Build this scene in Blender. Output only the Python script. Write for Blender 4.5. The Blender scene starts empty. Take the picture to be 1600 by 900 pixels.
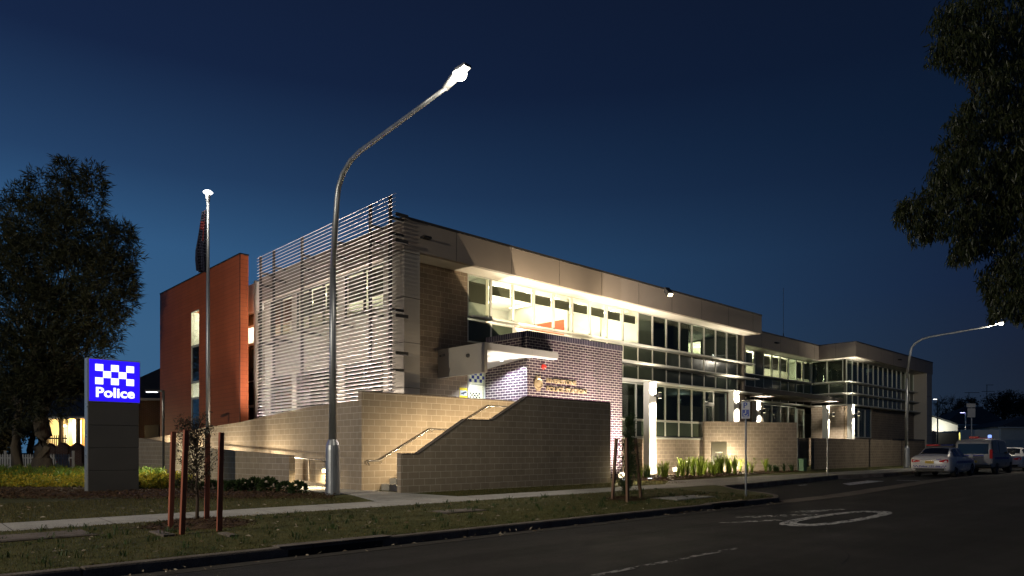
import bpy, bmesh, math, random
from mathutils import Vector, Matrix
R = math.radians
random.seed(7)
S = bpy.context.scene
COL = S.collection

# ------------------------------------------------------------------ camera
F, Y0, H = 1090.0, 703.0, 1.25          # focal length and horizon in 1600-px units, eye height over the forecourt
HD = R(46.6)                            # heading from the street direction (+X)
cam = bpy.data.cameras.new("camera"); camo = bpy.data.objects.new("camera", cam); COL.objects.link(camo)
cam.sensor_width = 36; cam.lens = 36 * F / 1600; cam.shift_y = (Y0 - 450) / 1600
cam.clip_start = .05; cam.clip_end = 1500
camo.location = (0, 0, H); camo.rotation_euler = (R(90), 0, HD - R(90))
S.camera = camo

# ------------------------------------------------------------------ world, exposure
S.view_settings.view_transform = 'Standard'; S.view_settings.look = 'None'
S.view_settings.exposure = 0; S.view_settings.gamma = 1; S.view_settings.use_curve_mapping = False
w = bpy.data.worlds.new("World"); S.world = w; w.use_nodes = True
nt = w.node_tree; nt.nodes.clear()
def wn(t, **k):
    n = nt.nodes.new(t)
    for a, b in k.items(): setattr(n, a, b)
    return n
out = wn('ShaderNodeOutputWorld'); bg = wn('ShaderNodeBackground'); bg.inputs[1].default_value = 1
tc = wn('ShaderNodeTexCoord'); sx = wn('ShaderNodeSeparateXYZ'); nt.links.new(tc.outputs['Generated'], sx.inputs[0])
def ramp(stops):
    r = wn('ShaderNodeValToRGB'); e = r.color_ramp.elements
    while len(e) < len(stops): e.new(.5)
    for k, (p, c) in zip(e, stops): k.position = p; k.color = (*c, 1)
    nt.links.new(sx.outputs[2], r.inputs[0]); return r
SKY_L = [(0, (.045,.125,.240)), (.15, (.042,.120,.240)), (.254, (.033,.104,.228)), (.34, (.0180,.052,.130)), (.454, (.0080,.0195,.060)), (.6, (.0062,.0125,.038)), (1, (.003,.006,.018))]
SKY_R = [(0, (.014,.022,.038)), (.10, (.0105,.0165,.034)), (.20, (.0066,.0130,.039)), (.386, (.0032,.0092,.027)), (.53, (.0034,.0075,.021)), (1, (.001,.003,.010))]
rl, rr = ramp(SKY_L), ramp(SKY_R)
lv = Vector((math.cos(HD + R(90)), math.sin(HD + R(90)), 0))       # twilight side: left of the view
dv = wn('ShaderNodeVectorMath', operation='DOT_PRODUCT'); nt.links.new(tc.outputs['Generated'], dv.inputs[0]); dv.inputs[1].default_value = lv
mr = wn('ShaderNodeMapRange'); mr.inputs[1].default_value = -.60; mr.inputs[2].default_value = .55
nt.links.new(dv.outputs['Value'], mr.inputs[0])
mx = wn('ShaderNodeMix', data_type='RGBA'); nt.links.new(mr.outputs[0], mx.inputs[0]); nt.links.new(rr.outputs[0], mx.inputs[6]); nt.links.new(rl.outputs[0], mx.inputs[7])
sky = wn('ShaderNodeTexSky', sky_type='NISHITA', sun_disc=False); sky.sun_elevation = R(-6); sky.sun_rotation = R(-43)
sm = wn('ShaderNodeVectorMath', operation='SCALE'); sm.inputs[3].default_value = .01; nt.links.new(sky.outputs[0], sm.inputs[0])
ad = wn('ShaderNodeVectorMath', operation='ADD'); nt.links.new(mx.outputs[2], ad.inputs[0]); nt.links.new(sm.outputs[0], ad.inputs[1])
nt.links.new(ad.outputs[0], bg.inputs[0]); nt.links.new(bg.outputs[0], out.inputs[0])

S.render.engine = 'CYCLES'
cy = S.cycles; cy.use_denoising = True; cy.max_bounces = 6; cy.diffuse_bounces = 3; cy.glossy_bounces = 3; cy.transmission_bounces = 4
cy.transparent_max_bounces = 12; cy.caustics_reflective = False; cy.caustics_refractive = False; cy.sample_clamp_indirect = 4
cy.use_light_tree = True
try: cy.denoiser = 'OPENIMAGEDENOISE'
except Exception: pass

# ------------------------------------------------------------------ geometry helpers
FW = Vector((math.cos(HD), math.sin(HD), 0)); RT = Vector((math.sin(HD), -math.cos(HD), 0))
def at(px, py, X=None, Y=None, Z=None, d=None):
    """point of the place seen at a pixel of the photograph, on the plane X=, Y=, Z= or at depth d"""
    u = (px - 800) / F; v = (Y0 - py) / F
    D = FW + u * RT + Vector((0, 0, v))
    if X is not None: d = X / D.x
    elif Y is not None: d = Y / D.y
    elif Z is not None: d = (Z - H) / D.z
    return Vector((0, 0, H)) + d * D
def xat(px, Y): return at(px, 700, Y=Y).x
def yat(px, X): return at(px, 700, X=X).y

class MB:
    def __init__(s): s.v = []; s.f = []; s.m = []; s.mi = 0
    def add(s, vs, fs):
        n = len(s.v); s.v += [tuple(v) for v in vs]; s.f += [tuple(i + n for i in f) for f in fs]; s.m += [s.mi] * len(fs); return s
    def box(s, x0, x1, y0, y1, z0, z1):
        if x0 > x1: x0, x1 = x1, x0
        if y0 > y1: y0, y1 = y1, y0
        return s.add([(x0,y0,z0),(x1,y0,z0),(x1,y1,z0),(x0,y1,z0),(x0,y0,z1),(x1,y0,z1),(x1,y1,z1),(x0,y1,z1)],
              [(3,2,1,0),(4,5,6,7),(0,1,5,4),(1,2,6,5),(2,3,7,6),(3,0,4,7)])
    def cbox(s, c, sx, sy, sz): return s.box(c[0]-sx/2, c[0]+sx/2, c[1]-sy/2, c[1]+sy/2, c[2]-sz/2, c[2]+sz/2)
    def prism(s, poly, vec):
        """closed polygon (3-D points) swept along vec"""
        n = len(poly); vec = Vector(vec); a = [Vector(p) for p in poly]; b = [p + vec for p in a]
        nrm = Vector((0,0,0))
        for i in range(n): nrm += a[i].cross(a[(i+1) % n])
        if nrm.dot(vec) > 0: a.reverse(); b.reverse()
        return s.add(a + b, [tuple(range(n)), tuple(range(2*n-1, n-1, -1))] + [(i, n+i, n+(i+1) % n, (i+1) % n) for i in range(n)])
    def obox(s, p, q, wd, hg, up=(0,0,1)):
        """bar of section wd x hg from p to q"""
        p, q = Vector(p), Vector(q); t = (q - p).normalized(); up = Vector(up)
        a = t.cross(up)
        if a.length < 1e-4: a = t.cross(Vector((0,1,0)))
        a.normalize(); b = a.cross(t); a *= wd/2; b *= hg/2
        return s.prism([p-a-b, p+a-b, p+a+b, p-a+b], q - p)
    def tube(s, pts, rad, n=8, cap=True):
        pts = [Vector(p) for p in pts]; rs = rad if isinstance(rad, (list, tuple)) else [rad]*len(pts)
        ref = Vector((0,0,1)); vs = []; fs = []
        for i, p in enumerate(pts):
            t = (pts[min(i+1, len(pts)-1)] - pts[max(i-1, 0)])
            t.normalize()
            a = t.cross(ref)
            if a.length < .05: a = t.cross(Vector((1,0,0)))
            a.normalize(); b = t.cross(a)
            for k in range(n):
                th = 2*math.pi*k/n; vs.append(p + rs[i]*(math.cos(th)*a + math.sin(th)*b))
        for i in range(len(pts)-1):
            for k in range(n):
                fs.append((i*n+k, i*n+(k+1) % n, (i+1)*n+(k+1) % n, (i+1)*n+k))
        if cap: fs += [tuple(range(n-1, -1, -1)), tuple(range((len(pts)-1)*n, len(pts)*n))]
        return s.add(vs, fs)
    def lathe(s, c, prof, n=20, axis=(0,0,1)):
        c = Vector(c); ax = Vector(axis).normalized(); a = ax.orthogonal().normalized(); b = ax.cross(a); vs = []; fs = []
        for r, h in prof:
            for k in range(n):
                th = 2*math.pi*k/n; vs.append(c + ax*h + r*(math.cos(th)*a + math.sin(th)*b))
        for i in range(len(prof)-1):
            for k in range(n): fs.append((i*n+k, i*n+(k+1) % n, (i+1)*n+(k+1) % n, (i+1)*n+k))
        fs += [tuple(range(n-1, -1, -1)), tuple(range((len(prof)-1)*n, len(prof)*n))]
        return s.add(vs, fs)
    def quad(s, a, b, c, d): return s.add([a, b, c, d], [(0,1,2,3)])
    def build(s, name, mat, parent=None, smooth=False, bevel=0, sub=0):
        me = bpy.data.meshes.new(name)
        off = Vector((0,0,0)); p = parent
        while p is not None: off += Vector(p.location); p = p.parent
        me.from_pydata([(x-off.x, y-off.y, z-off.z) for x, y, z in s.v], [], s.f)
        for m in (mat if isinstance(mat, (list, tuple)) else [mat]): me.materials.append(m)
        if any(s.m): me.polygons.foreach_set('material_index', s.m)
        uv = me.uv_layers.new(name='metres'); d = [0.0]*(2*len(me.loops))
        V = s.v
        for pl in me.polygons:
            n = pl.normal; ax, ay, az = abs(n.x), abs(n.y), abs(n.z)
            for li in pl.loop_indices:
                x, y, z = V[me.loops[li].vertex_index]
                if az > .75: q = (x, y)
                elif ay >= ax * .999: q = (x, z)
                else: q = (y, z)
                d[2*li], d[2*li+1] = q
        uv.data.foreach_set('uv', d)
        if smooth: me.polygons.foreach_set('use_smooth', [True]*len(me.polygons))
        me.update()
        o = bpy.data.objects.new(name, me); COL.objects.link(o)
        if parent is not None: o.parent = parent
        if bevel:
            b = o.modifiers.new('bevel', 'BEVEL'); b.width = bevel; b.segments = 2; b.limit_method = 'ANGLE'; b.angle_limit = R(40)
        if sub:
            b = o.modifiers.new('sub', 'SUBSURF'); b.levels = sub; b.render_levels = sub
        return o
def pieces(name, mat, parent, boxes, **k):
    for q in boxes: MB().box(*q).build(name, mat, parent, **k)
def tag(o, label=None, cat=None, group=None, kind=None):
    if label: o['label'] = label
    if cat: o['category'] = cat
    if group: o['group'] = group
    if kind: o['kind'] = kind
    return o
def thing(name, label, cat, loc=(0,0,0), group=None):
    o = bpy.data.objects.new(name, None); COL.objects.link(o); o.location = loc; o.empty_display_size = .2
    return tag(o, label, cat, group)
def copy_tree(o, parent=None):
    c = o.copy(); COL.objects.link(c)
    if parent is not None: c.parent = parent
    for ch in list(o.children): copy_tree(ch, c)
    return c
def text(name, body, size, mat, parent, origin, xdir, updir, depth=.02, width=None, bold=0.0, align='LEFT'):
    cu = bpy.data.curves.new(name, 'FONT'); cu.body = body; cu.size = size; cu.extrude = depth/2; cu.offset = bold; cu.align_x = align
    cu.resolution_u = 3
    t = bpy.data.objects.new(name, cu); COL.objects.link(t); bpy.context.view_layer.update()
    me = bpy.data.meshes.new_from_object(t); bpy.data.objects.remove(t)
    x = Vector(xdir).normalized(); u = Vector(updir).normalized(); n = x.cross(u)
    sc = 1.0
    if width:
        xs = [v.co.x for v in me.vertices]; sc = width/(max(xs)-min(xs))
    off = Vector((0,0,0)); p = parent
    while p is not None: off += Vector(p.location); p = p.parent
    for v in me.vertices: v.co = Vector(origin) - off + x*v.co.x*sc + u*v.co.y + n*v.co.z
    me.materials.clear(); me.materials.append(mat)
    o = bpy.data.objects.new(name, me); COL.objects.link(o); o.parent = parent
    return o

# ------------------------------------------------------------------ materials
def newmat(name):
    m = bpy.data.materials.new(name); m.use_nodes = True; n = m.node_tree
    return m, n, n.nodes['Principled BSDF']
def nn(n, t, **k):
    x = n.nodes.new(t)
    for a, b in k.items(): setattr(x, a, b)
    return x
def noise_mix(n, base_out, amt, scale, coord='Object', detail=6, sx=(1,1,1)):
    """multiply a colour by 1 +- amt with two scales of noise"""
    tc = nn(n, 'ShaderNodeTexCoord'); mp = nn(n, 'ShaderNodeMapping'); mp.inputs['Scale'].default_value = sx
    n.links.new(tc.outputs[coord], mp.inputs[0])
    tx = nn(n, 'ShaderNodeTexNoise'); tx.inputs['Scale'].default_value = scale; tx.inputs['Detail'].default_value = detail; tx.inputs['Roughness'].default_value = .65
    n.links.new(mp.outputs[0], tx.inputs[0])
    mr = nn(n, 'ShaderNodeMapRange'); mr.inputs[1].default_value = .25; mr.inputs[2].default_value = .75; mr.inputs[3].default_value = 1-amt; mr.inputs[4].default_value = 1+amt
    n.links.new(tx.outputs[0], mr.inputs[0])
    vm = nn(n, 'ShaderNodeVectorMath', operation='SCALE'); n.links.new(base_out, vm.inputs[0]); n.links.new(mr.outputs[0], vm.inputs[3])
    return vm.outputs[0], tx.outputs[0]
def mat(name, col, rough=.6, metal=0, amt=.12, scale=3, bump=0, bscale=60, spec=.5, sx=(1,1,1), emit=None, estr=0):
    m, n, b = newmat(name)
    rgb = nn(n, 'ShaderNodeRGB'); rgb.outputs[0].default_value = (*col, 1)
    if amt:
        c, f = noise_mix(n, rgb.outputs[0], amt, scale, sx=sx); n.links.new(c, b.inputs['Base Color'])
        mr = nn(n, 'ShaderNodeMapRange'); mr.inputs[3].default_value = max(0, rough-.12); mr.inputs[4].default_value = min(1, rough+.12)
        n.links.new(f, mr.inputs[0]); n.links.new(mr.outputs[0], b.inputs['Roughness'])
    else:
        n.links.new(rgb.outputs[0], b.inputs['Base Color']); b.inputs['Roughness'].default_value = rough
    b.inputs['Metallic'].default_value = metal; b.inputs['Specular IOR Level'].default_value = spec
    if bump:
        tc = nn(n, 'ShaderNodeTexCoord'); tx = nn(n, 'ShaderNodeTexNoise'); tx.inputs['Scale'].default_value = bscale; tx.inputs['Detail'].default_value = 5
        n.links.new(tc.outputs['Object'], tx.inputs[0])
        bp = nn(n, 'ShaderNodeBump'); bp.inputs['Strength'].default_value = bump; bp.inputs['Distance'].default_value = .02
        n.links.new(tx.outputs[0], bp.inputs['Height']); n.links.new(bp.outputs[0], b.inputs['Normal'])
    if emit: b.inputs['Emission Color'].default_value = (*emit, 1); b.inputs['Emission Strength'].default_value = estr
    return m
def brickmat(name, c1, c2, mortar, bw, rh, ms, rough=.85, bump=.5, bias=0, off=.5, amt=.12, scale=1.2, spec=.3, shift=(0,0,0)):
    m, n, b = newmat(name)
    tc = nn(n, 'ShaderNodeTexCoord'); mp = nn(n, 'ShaderNodeMapping'); mp.inputs['Location'].default_value = shift; n.links.new(tc.outputs['UV'], mp.inputs[0])
    br = nn(n, 'ShaderNodeTexBrick'); br.offset = off; n.links.new(mp.outputs[0], br.inputs[0])
    for k, v in (('Color1', (*c1,1)), ('Color2', (*c2,1)), ('Mortar', (*mortar,1)), ('Scale', 1), ('Mortar Size', ms), ('Mortar Smooth', .1), ('Bias', bias), ('Brick Width', bw), ('Row Height', rh)):
        br.inputs[k].default_value = v
    c, f = noise_mix(n, br.outputs['Color'], amt, scale); c, f2 = noise_mix(n, c, amt*.8, 45); c, f3 = noise_mix(n, c, amt*1.1, 1.6, sx=(1,1,.16)); n.links.new(c, b.inputs['Base Color'])
    b.inputs['Roughness'].default_value = rough; b.inputs['Specular IOR Level'].default_value = spec
    inv = nn(n, 'ShaderNodeMath', operation='MULTIPLY_ADD'); inv.inputs[1].default_value = -1; n.links.new(br.outputs['Fac'], inv.inputs[0])
    ml = nn(n, 'ShaderNodeMath', operation='MULTIPLY'); ml.inputs[1].default_value = .3; n.links.new(f2, ml.inputs[0]); n.links.new(ml.outputs[0], inv.inputs[2])
    bp = nn(n, 'ShaderNodeBump'); bp.inputs['Strength'].default_value = bump; bp.inputs['Distance'].default_value = .008
    n.links.new(inv.outputs[0], bp.inputs['Height']); n.links.new(bp.outputs[0], b.inputs['Normal'])
    return m
def emis(name, col, st):
    m, n, b = newmat(name); b.inputs['Base Color'].default_value = (*[min(1,c*.8) for c in col], 1)
    b.inputs['Emission Color'].default_value = (*col, 1); b.inputs['Emission Strength'].default_value = st; return m
def glassmat(name, tint, refl=.10, rough=.02):
    """thin pane: tinted see-through plus a fresnel mirror"""
    m, n, b = newmat(name); n.nodes.remove(b); o = n.nodes['Material Output']
    tr = nn(n, 'ShaderNodeBsdfTransparent'); tr.inputs[0].default_value = (*tint, 1)
    gl = nn(n, 'ShaderNodeBsdfGlossy'); gl.inputs['Roughness'].default_value = rough; gl.inputs[0].default_value = (.9,.95,.92,1)
    fr = nn(n, 'ShaderNodeLayerWeight'); pw = nn(n, 'ShaderNodeMath', operation='POWER'); pw.inputs[1].default_value = 4.5; n.links.new(fr.outputs['Facing'], pw.inputs[0])
    ad = nn(n, 'ShaderNodeMath', operation='ADD'); ad.inputs[1].default_value = refl; ad.use_clamp = True; n.links.new(pw.outputs[0], ad.inputs[0])
    mx = nn(n, 'ShaderNodeMixShader'); n.links.new(ad.outputs[0], mx.inputs[0]); n.links.new(tr.outputs[0], mx.inputs[1]); n.links.new(gl.outputs[0], mx.inputs[2])
    n.links.new(mx.outputs[0], o.inputs[0]); return m
def leafmat(name, c1, c2, rough=.55, trans=.25):
    m, n, b = newmat(name)
    gi = nn(n, 'ShaderNodeNewGeometry'); rp = nn(n, 'ShaderNodeMix', data_type='RGBA')
    rp.inputs[6].default_value = (*c1, 1); rp.inputs[7].default_value = (*c2, 1)
    n.links.new(gi.outputs['Random Per Island'], rp.inputs[0]); n.links.new(rp.outputs[2], b.inputs['Base Color'])
    b.inputs['Roughness'].default_value = rough; b.inputs['Specular IOR Level'].default_value = .3
    o = n.nodes['Material Output']; tl = nn(n, 'ShaderNodeBsdfTranslucent'); n.links.new(rp.outputs[2], tl.inputs[0])
    mx = nn(n, 'ShaderNodeMixShader'); mx.inputs[0].default_value = trans
    n.links.new(b.outputs[0], mx.inputs[1]); n.links.new(tl.outputs[0], mx.inputs[2]); n.links.new(mx.outputs[0], o.inputs[0]); return m
def groundmat(name, cols, scale, bump=.4, bscale=30, rough=.9, fine=80, streak=0):
    """three-colour mottled ground"""
    m, n, b = newmat(name); tc = nn(n, 'ShaderNodeTexCoord')
    t1 = nn(n, 'ShaderNodeTexNoise'); t1.inputs['Scale'].default_value = scale; t1.inputs['Detail'].default_value = 9; t1.inputs['Roughness'].default_value = .7; n.links.new(tc.outputs['Object'], t1.inputs[0])
    cr = nn(n, 'ShaderNodeValToRGB'); e = cr.color_ramp.elements; e.new(.5)
    for k, p, c in zip(e, (.3, .5, .7), cols): k.position = p; k.color = (*c, 1)
    n.links.new(t1.outputs[0], cr.inputs[0]); c, f = noise_mix(n, cr.outputs[0], .45, fine, detail=3); n.links.new(c, b.inputs['Base Color'])
    if streak: c, f5 = noise_mix(n, c, streak, .9, sx=(.06,1.3,1)); c, f6 = noise_mix(n, c, streak*.8, .35); n.links.new(c, b.inputs['Base Color'])
    b.inputs['Roughness'].default_value = rough; b.inputs['Specular IOR Level'].default_value = .25
    tx = nn(n, 'ShaderNodeTexNoise'); tx.inputs['Scale'].default_value = bscale; tx.inputs['Detail'].default_value = 6; n.links.new(tc.outputs['Object'], tx.inputs[0])
    bp = nn(n, 'ShaderNodeBump'); bp.inputs['Strength'].default_value = bump; bp.inputs['Distance'].default_value = .03
    n.links.new(tx.outputs[0], bp.inputs['Height']); n.links.new(bp.outputs[0], b.inputs['Normal']); return m
def wornpaint(name, col, thr=.5, scale=9):
    """road paint worn through in flecks"""
    m, n, b = newmat(name); o = n.nodes['Material Output']; tc = nn(n, 'ShaderNodeTexCoord')
    mp = nn(n, 'ShaderNodeMapping'); mp.inputs['Scale'].default_value = (.5, 1, 1); n.links.new(tc.outputs['Object'], mp.inputs[0])
    t = nn(n, 'ShaderNodeTexNoise'); t.inputs['Scale'].default_value = scale; t.inputs['Detail'].default_value = 10; t.inputs['Roughness'].default_value = .75; n.links.new(mp.outputs[0], t.inputs[0])
    mr = nn(n, 'ShaderNodeMapRange'); mr.inputs[1].default_value = thr-.03; mr.inputs[2].default_value = thr+.03; n.links.new(t.outputs[0], mr.inputs[0])
    tr = nn(n, 'ShaderNodeBsdfTransparent'); mx = nn(n, 'ShaderNodeMixShader'); b.inputs['Base Color'].default_value = (*col, 1); b.inputs['Roughness'].default_value = .8
    n.links.new(mr.outputs[0], mx.inputs[0]); n.links.new(tr.outputs[0], mx.inputs[1]); n.links.new(b.outputs[0], mx.inputs[2]); n.links.new(mx.outputs[0], o.inputs[0]); return m

M = {}
M['block'] = brickmat('block', (.375,.30,.212), (.325,.26,.183), (.62,.54,.43), .4, .2, .0065, amt=.10)
M['blockbrown'] = brickmat('blockbrown', (.26,.20,.144), (.215,.167,.118), (.44,.37,.285), .4, .2, .0072, amt=.12)
M['splitblock'] = brickmat('splitblock', (.315,.25,.20), (.27,.215,.17), (.52,.44,.36), .4, .2, .0072, amt=.14)
M['purplebrick'] = brickmat('purplebrick', (.024,.012,.022), (.054,.024,.042), (.64,.57,.48), .30, .106, .0078, rough=.4, bump=.6, amt=.2, scale=6, spec=.5)
M['soldier'] = brickmat('soldier', (.020,.016,.036), (.034,.022,.048), (.55,.5,.46), .106, .5, .0058, rough=.4, off=0, amt=.2, scale=6)
M['redbrick'] = brickmat('redbrick', (.075,.035,.025), (.06,.028,.02), (.11,.10,.09), .24, .086, .01)
M['fascia'] = mat('fascia', (.275,.232,.195), .55, amt=.05, scale=1.2, bump=.05, bscale=200)
M['panel'] = mat('panel', (.36,.33,.29), .5, amt=.05, scale=1.5)
M['joint'] = mat('joint', (.03,.028,.025), .8, amt=0)
M['flash'] = mat('flash', (.09,.085,.08), .45, metal=.6, amt=.1)
M['soffit'] = mat('soffit', (.74,.70,.62), .6, amt=.04, scale=2)
M['white'] = mat('white', (.78,.77,.73), .5, amt=.03)
M['frame'] = mat('frame', (.66,.66,.60), .4, metal=.3, amt=.05)
M['spandrel'] = mat('spandrel', (.055,.07,.05), .12, amt=.15, scale=.8, spec=.6)
M['concrete'] = groundmat('concrete', ((.27,.255,.23), (.36,.345,.31), (.43,.41,.37)), 1.2, bump=.15, bscale=50, fine=40, streak=.15)
M['gutter'] = groundmat('gutter', ((.035,.030,.027), (.055,.048,.043), (.085,.076,.068)), 2.0, bump=.4, bscale=60, fine=60)
M['kerb'] = groundmat('kerb', ((.10,.082,.068), (.155,.13,.11), (.21,.185,.16)), 2.5, bump=.3, bscale=40, fine=50)
M['asphalt'] = groundmat('asphalt', ((.024,.022,.021), (.032,.030,.028), (.044,.040,.037)), .8, bump=.8, bscale=160, rough=.78, fine=160, streak=.65)
M['newasphalt'] = groundmat('newasphalt', ((.026,.026,.027), (.034,.034,.034), (.044,.043,.043)), 1.5, bump=.5, bscale=140, rough=.85, fine=220)
M['grass'] = groundmat('grass', ((.038,.046,.011), (.075,.078,.020), (.13,.112,.040)), 2.2, bump=.9, bscale=55, fine=60)
M['mulch'] = groundmat('mulch', ((.035,.018,.010), (.075,.042,.022), (.14,.09,.05)), 9, bump=1, bscale=60, fine=90)
M['earth'] = groundmat('earth', ((.03,.033,.012), (.05,.05,.02), (.07,.06,.03)), .4, bump=.5)
M['redclad'] = brickmat('redclad', (.36,.09,.035), (.33,.08,.031), (.12,.035,.02), 3.0, .2, .006, rough=.55, bump=.35, amt=.10, scale=.8)
M['slat'] = mat('slat', (.74,.68,.65), .38, metal=.3, amt=.06, scale=2)
M['darkpost'] = mat('darkpost', (.05,.048,.046), .5, metal=.4, amt=.1)
M['galv'] = mat('galv', (.36,.37,.38), .42, metal=.75, amt=.25, scale=5, sx=(1,1,.25))
M['steel'] = mat('steel', (.62,.60,.56), .25, metal=1, amt=.08, scale=8)
M['black'] = mat('black', (.012,.012,.013), .5, amt=.1)
M['darkgrey'] = mat('darkgrey', (.04,.04,.042), .5, amt=.1)
M['totem'] = mat('totem', (.062,.06,.058), .42, metal=.25, amt=.08, scale=1.5)
M['totemedge'] = mat('totemedge', (.40,.41,.42), .3, metal=.5, amt=.05)
M['stake'] = mat('stake', (.36,.11,.06), .8, amt=.3, scale=10, sx=(1,1,.15), bump=.3)
M['stakebrown'] = mat('stakebrown', (.20,.11,.065), .8, amt=.3, scale=10, sx=(1,1,.15), bump=.3)
M['bark'] = mat('bark', (.13,.105,.075), .95, amt=.5, scale=3, sx=(1,1,.2), bump=1, bscale=14)
M['gumbark'] = mat('gumbark', (.035,.026,.018), .9, amt=.4, scale=4)
M['twig'] = mat('twig', (.07,.045,.03), .9, amt=.3)
M['needle'] = leafmat('needle', (.020,.026,.011), (.062,.064,.030))
M['gum'] = leafmat('gum', (.013,.021,.006), (.05,.056,.018), .4)
M['sapleaf'] = leafmat('sapleaf', (.030,.026,.015), (.065,.050,.030))
M['bottleleaf'] = leafmat('bottleleaf', (.020,.040,.012), (.055,.090,.028))
M['strap'] = leafmat('strap', (.13,.20,.02), (.30,.38,.06), trans=.4)
M['strapdark'] = leafmat('strapdark', (.03,.06,.015), (.06,.10,.03))
M['yellowleaf'] = leafmat('yellowleaf', (.16,.22,.03), (.60,.44,.04), trans=.3)
M['greenleaf'] = leafmat('greenleaf', (.09,.17,.025), (.24,.34,.05), trans=.3)
M['blade'] = leafmat('blade', (.045,.05,.012), (.17,.135,.045), trans=.3)
M['farleaf'] = leafmat('farleaf', (.010,.012,.008), (.022,.024,.016))
M['glass'] = glassmat('glass', (.93,.95,.90), .02)
M['dimglass'] = glassmat('dimglass', (.66,.72,.66), .035)
M['carglass'] = mat('carglass', (.012,.014,.016), .06, amt=0, spec=.8)
M['blind'] = mat('blind', (.045,.045,.032), .7, amt=.05)
M['frost'] = mat('frost', (.55,.56,.50), .6, amt=.03)
def frostmat():
    m, n, b = newmat('frostedfilm'); o = n.nodes['Material Output']; t = nn(n, 'ShaderNodeBsdfTranslucent'); t.inputs[0].default_value = (.8,.8,.74,1); b.inputs['Base Color'].default_value = (.6,.6,.56,1)
    mx = nn(n, 'ShaderNodeMixShader'); mx.inputs[0].default_value = .65; n.links.new(b.outputs[0], mx.inputs[1]); n.links.new(t.outputs[0], mx.inputs[2]); n.links.new(mx.outputs[0], o.inputs[0]); return m
M['frostfilm'] = frostmat()
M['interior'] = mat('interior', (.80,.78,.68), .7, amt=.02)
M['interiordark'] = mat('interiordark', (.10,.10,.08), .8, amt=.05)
M['carpet'] = mat('carpet', (.10,.09,.08), .95, amt=.1)
M['orange'] = mat('orange', (.75,.10,.04), .6, amt=.03)
M['gold'] = mat('gold', (.85,.64,.38), .35, metal=.7, amt=.15, scale=12)
M['carwhite'] = mat('carwhite', (.66,.63,.62), .25, amt=.03, spec=.6)
M['carnavy'] = mat('carnavy', (.012,.013,.016), .2, amt=.05, spec=.6)
M['tyre'] = mat('tyre', (.012,.012,.012), .85, amt=.1)
M['rim'] = mat('rim', (.35,.35,.36), .35, metal=.8, amt=.1)
M['bluepaint'] = mat('bluepaint', (.02,.035,.30), .4, amt=.03)
M['redlens'] = mat('redlens', (.35,.012,.012), .15, amt=0, emit=(1,.05,.04), estr=.03)
M['bluelens'] = mat('bluelens', (.02,.05,.4), .15, amt=0, emit=(.25,.4,1), estr=1.5)
M['plate'] = mat('plate', (.62,.42,.04), .5, amt=.03)
M['black2'] = mat('black2', (.01,.01,.01), .7, amt=0)
M['signwhite'] = mat('signwhite', (.5,.5,.5), .4, amt=.03)
M['signblue'] = mat('signblue', (.02,.05,.32), .4, amt=.03)
M['yellow'] = mat('yellow', (.75,.55,.03), .4, amt=.03)
M['roadpaint'] = wornpaint('roadpaint', (.62,.60,.56), .47)
M['roadpaintworn'] = wornpaint('roadpaintworn', (.58,.56,.52), .52)
M['faintpaint'] = wornpaint('faintpaint', (.30,.29,.28), .50)
M['baypaint'] = wornpaint('baypaint', (.50,.52,.56), .42)
M['flag'] = mat('flag', (.006,.007,.03), .9, amt=.2)
M['flagred'] = mat('flagred', (.14,.010,.012), .9, amt=.2)
M['rooftile'] = mat('rooftile', (.045,.05,.055), .8, amt=.2, scale=3)
M['picket'] = mat('picket', (.42,.42,.40), .7, amt=.2, scale=6, sx=(1,1,.2))
M['ochre'] = mat('ochre', (.55,.30,.10), .8, amt=.15)
M['meterbox'] = mat('meterbox', (.075,.065,.045), .5, amt=.06)
M['green'] = mat('green', (.05,.13,.07), .6, amt=.1)
M['weatherboard'] = mat('weatherboard', (.30,.33,.36), .7, amt=.08)
WARM, NEUT, COOL = (1,.72,.40), (1,.90,.70), (.92,.96,1)
M['lampwhite'] = emis('lampwhite', (1,.97,.86), 9)
M['coolglow'] = emis('coolglow', (.95,.97,1), 5)
M['warmglow'] = emis('warmglow', (1,.85,.55), 5)
M['ceilinglight'] = emis('ceilinglight', (1,.95,.78), 7)
M['signglow'] = emis('signglow', (.018,.004,.92), 1.0)
M['signglowwhite'] = emis('signglowwhite', (1,1,1), 1.4)
M['violet'] = emis('violet', (.45,.45,1), 6)

def point(name, loc, power, col=NEUT, r=.06, parent=None):
    l = bpy.data.lights.new(name, 'POINT'); l.energy = power; l.color = col; l.shadow_soft_size = r
    o = bpy.data.objects.new(name, l); COL.objects.link(o); o.location = loc
    if parent is not None: o.parent = parent; o.location = Vector(loc) - Vector(parent.location)
    return o
def spot(name, loc, to, power, col=NEUT, size=90, blend=.5, r=.05, parent=None):
    l = bpy.data.lights.new(name, 'SPOT'); l.energy = power; l.color = col; l.spot_size = R(size); l.spot_blend = blend; l.shadow_soft_size = r
    o = bpy.data.objects.new(name, l); COL.objects.link(o); o.location = loc
    o.rotation_euler = (Vector(to) - Vector(loc)).to_track_quat('-Z', 'Y').to_euler()
    if parent is not None: o.parent = parent; o.location = Vector(loc) - Vector(parent.location)
    return o
def area(name, loc, to, power, col, sx, sy, parent=None):
    l = bpy.data.lights.new(name, 'AREA'); l.energy = power; l.color = col; l.shape = 'RECTANGLE'; l.size = sx; l.size_y = sy
    o = bpy.data.objects.new(name, l); COL.objects.link(o); o.location = loc
    o.rotation_euler = (Vector(to) - Vector(loc)).to_track_quat('-Z', 'Y').to_euler()
    if parent is not None: o.parent = parent; o.location = Vector(loc) - Vector(parent.location)
    return o

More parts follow.
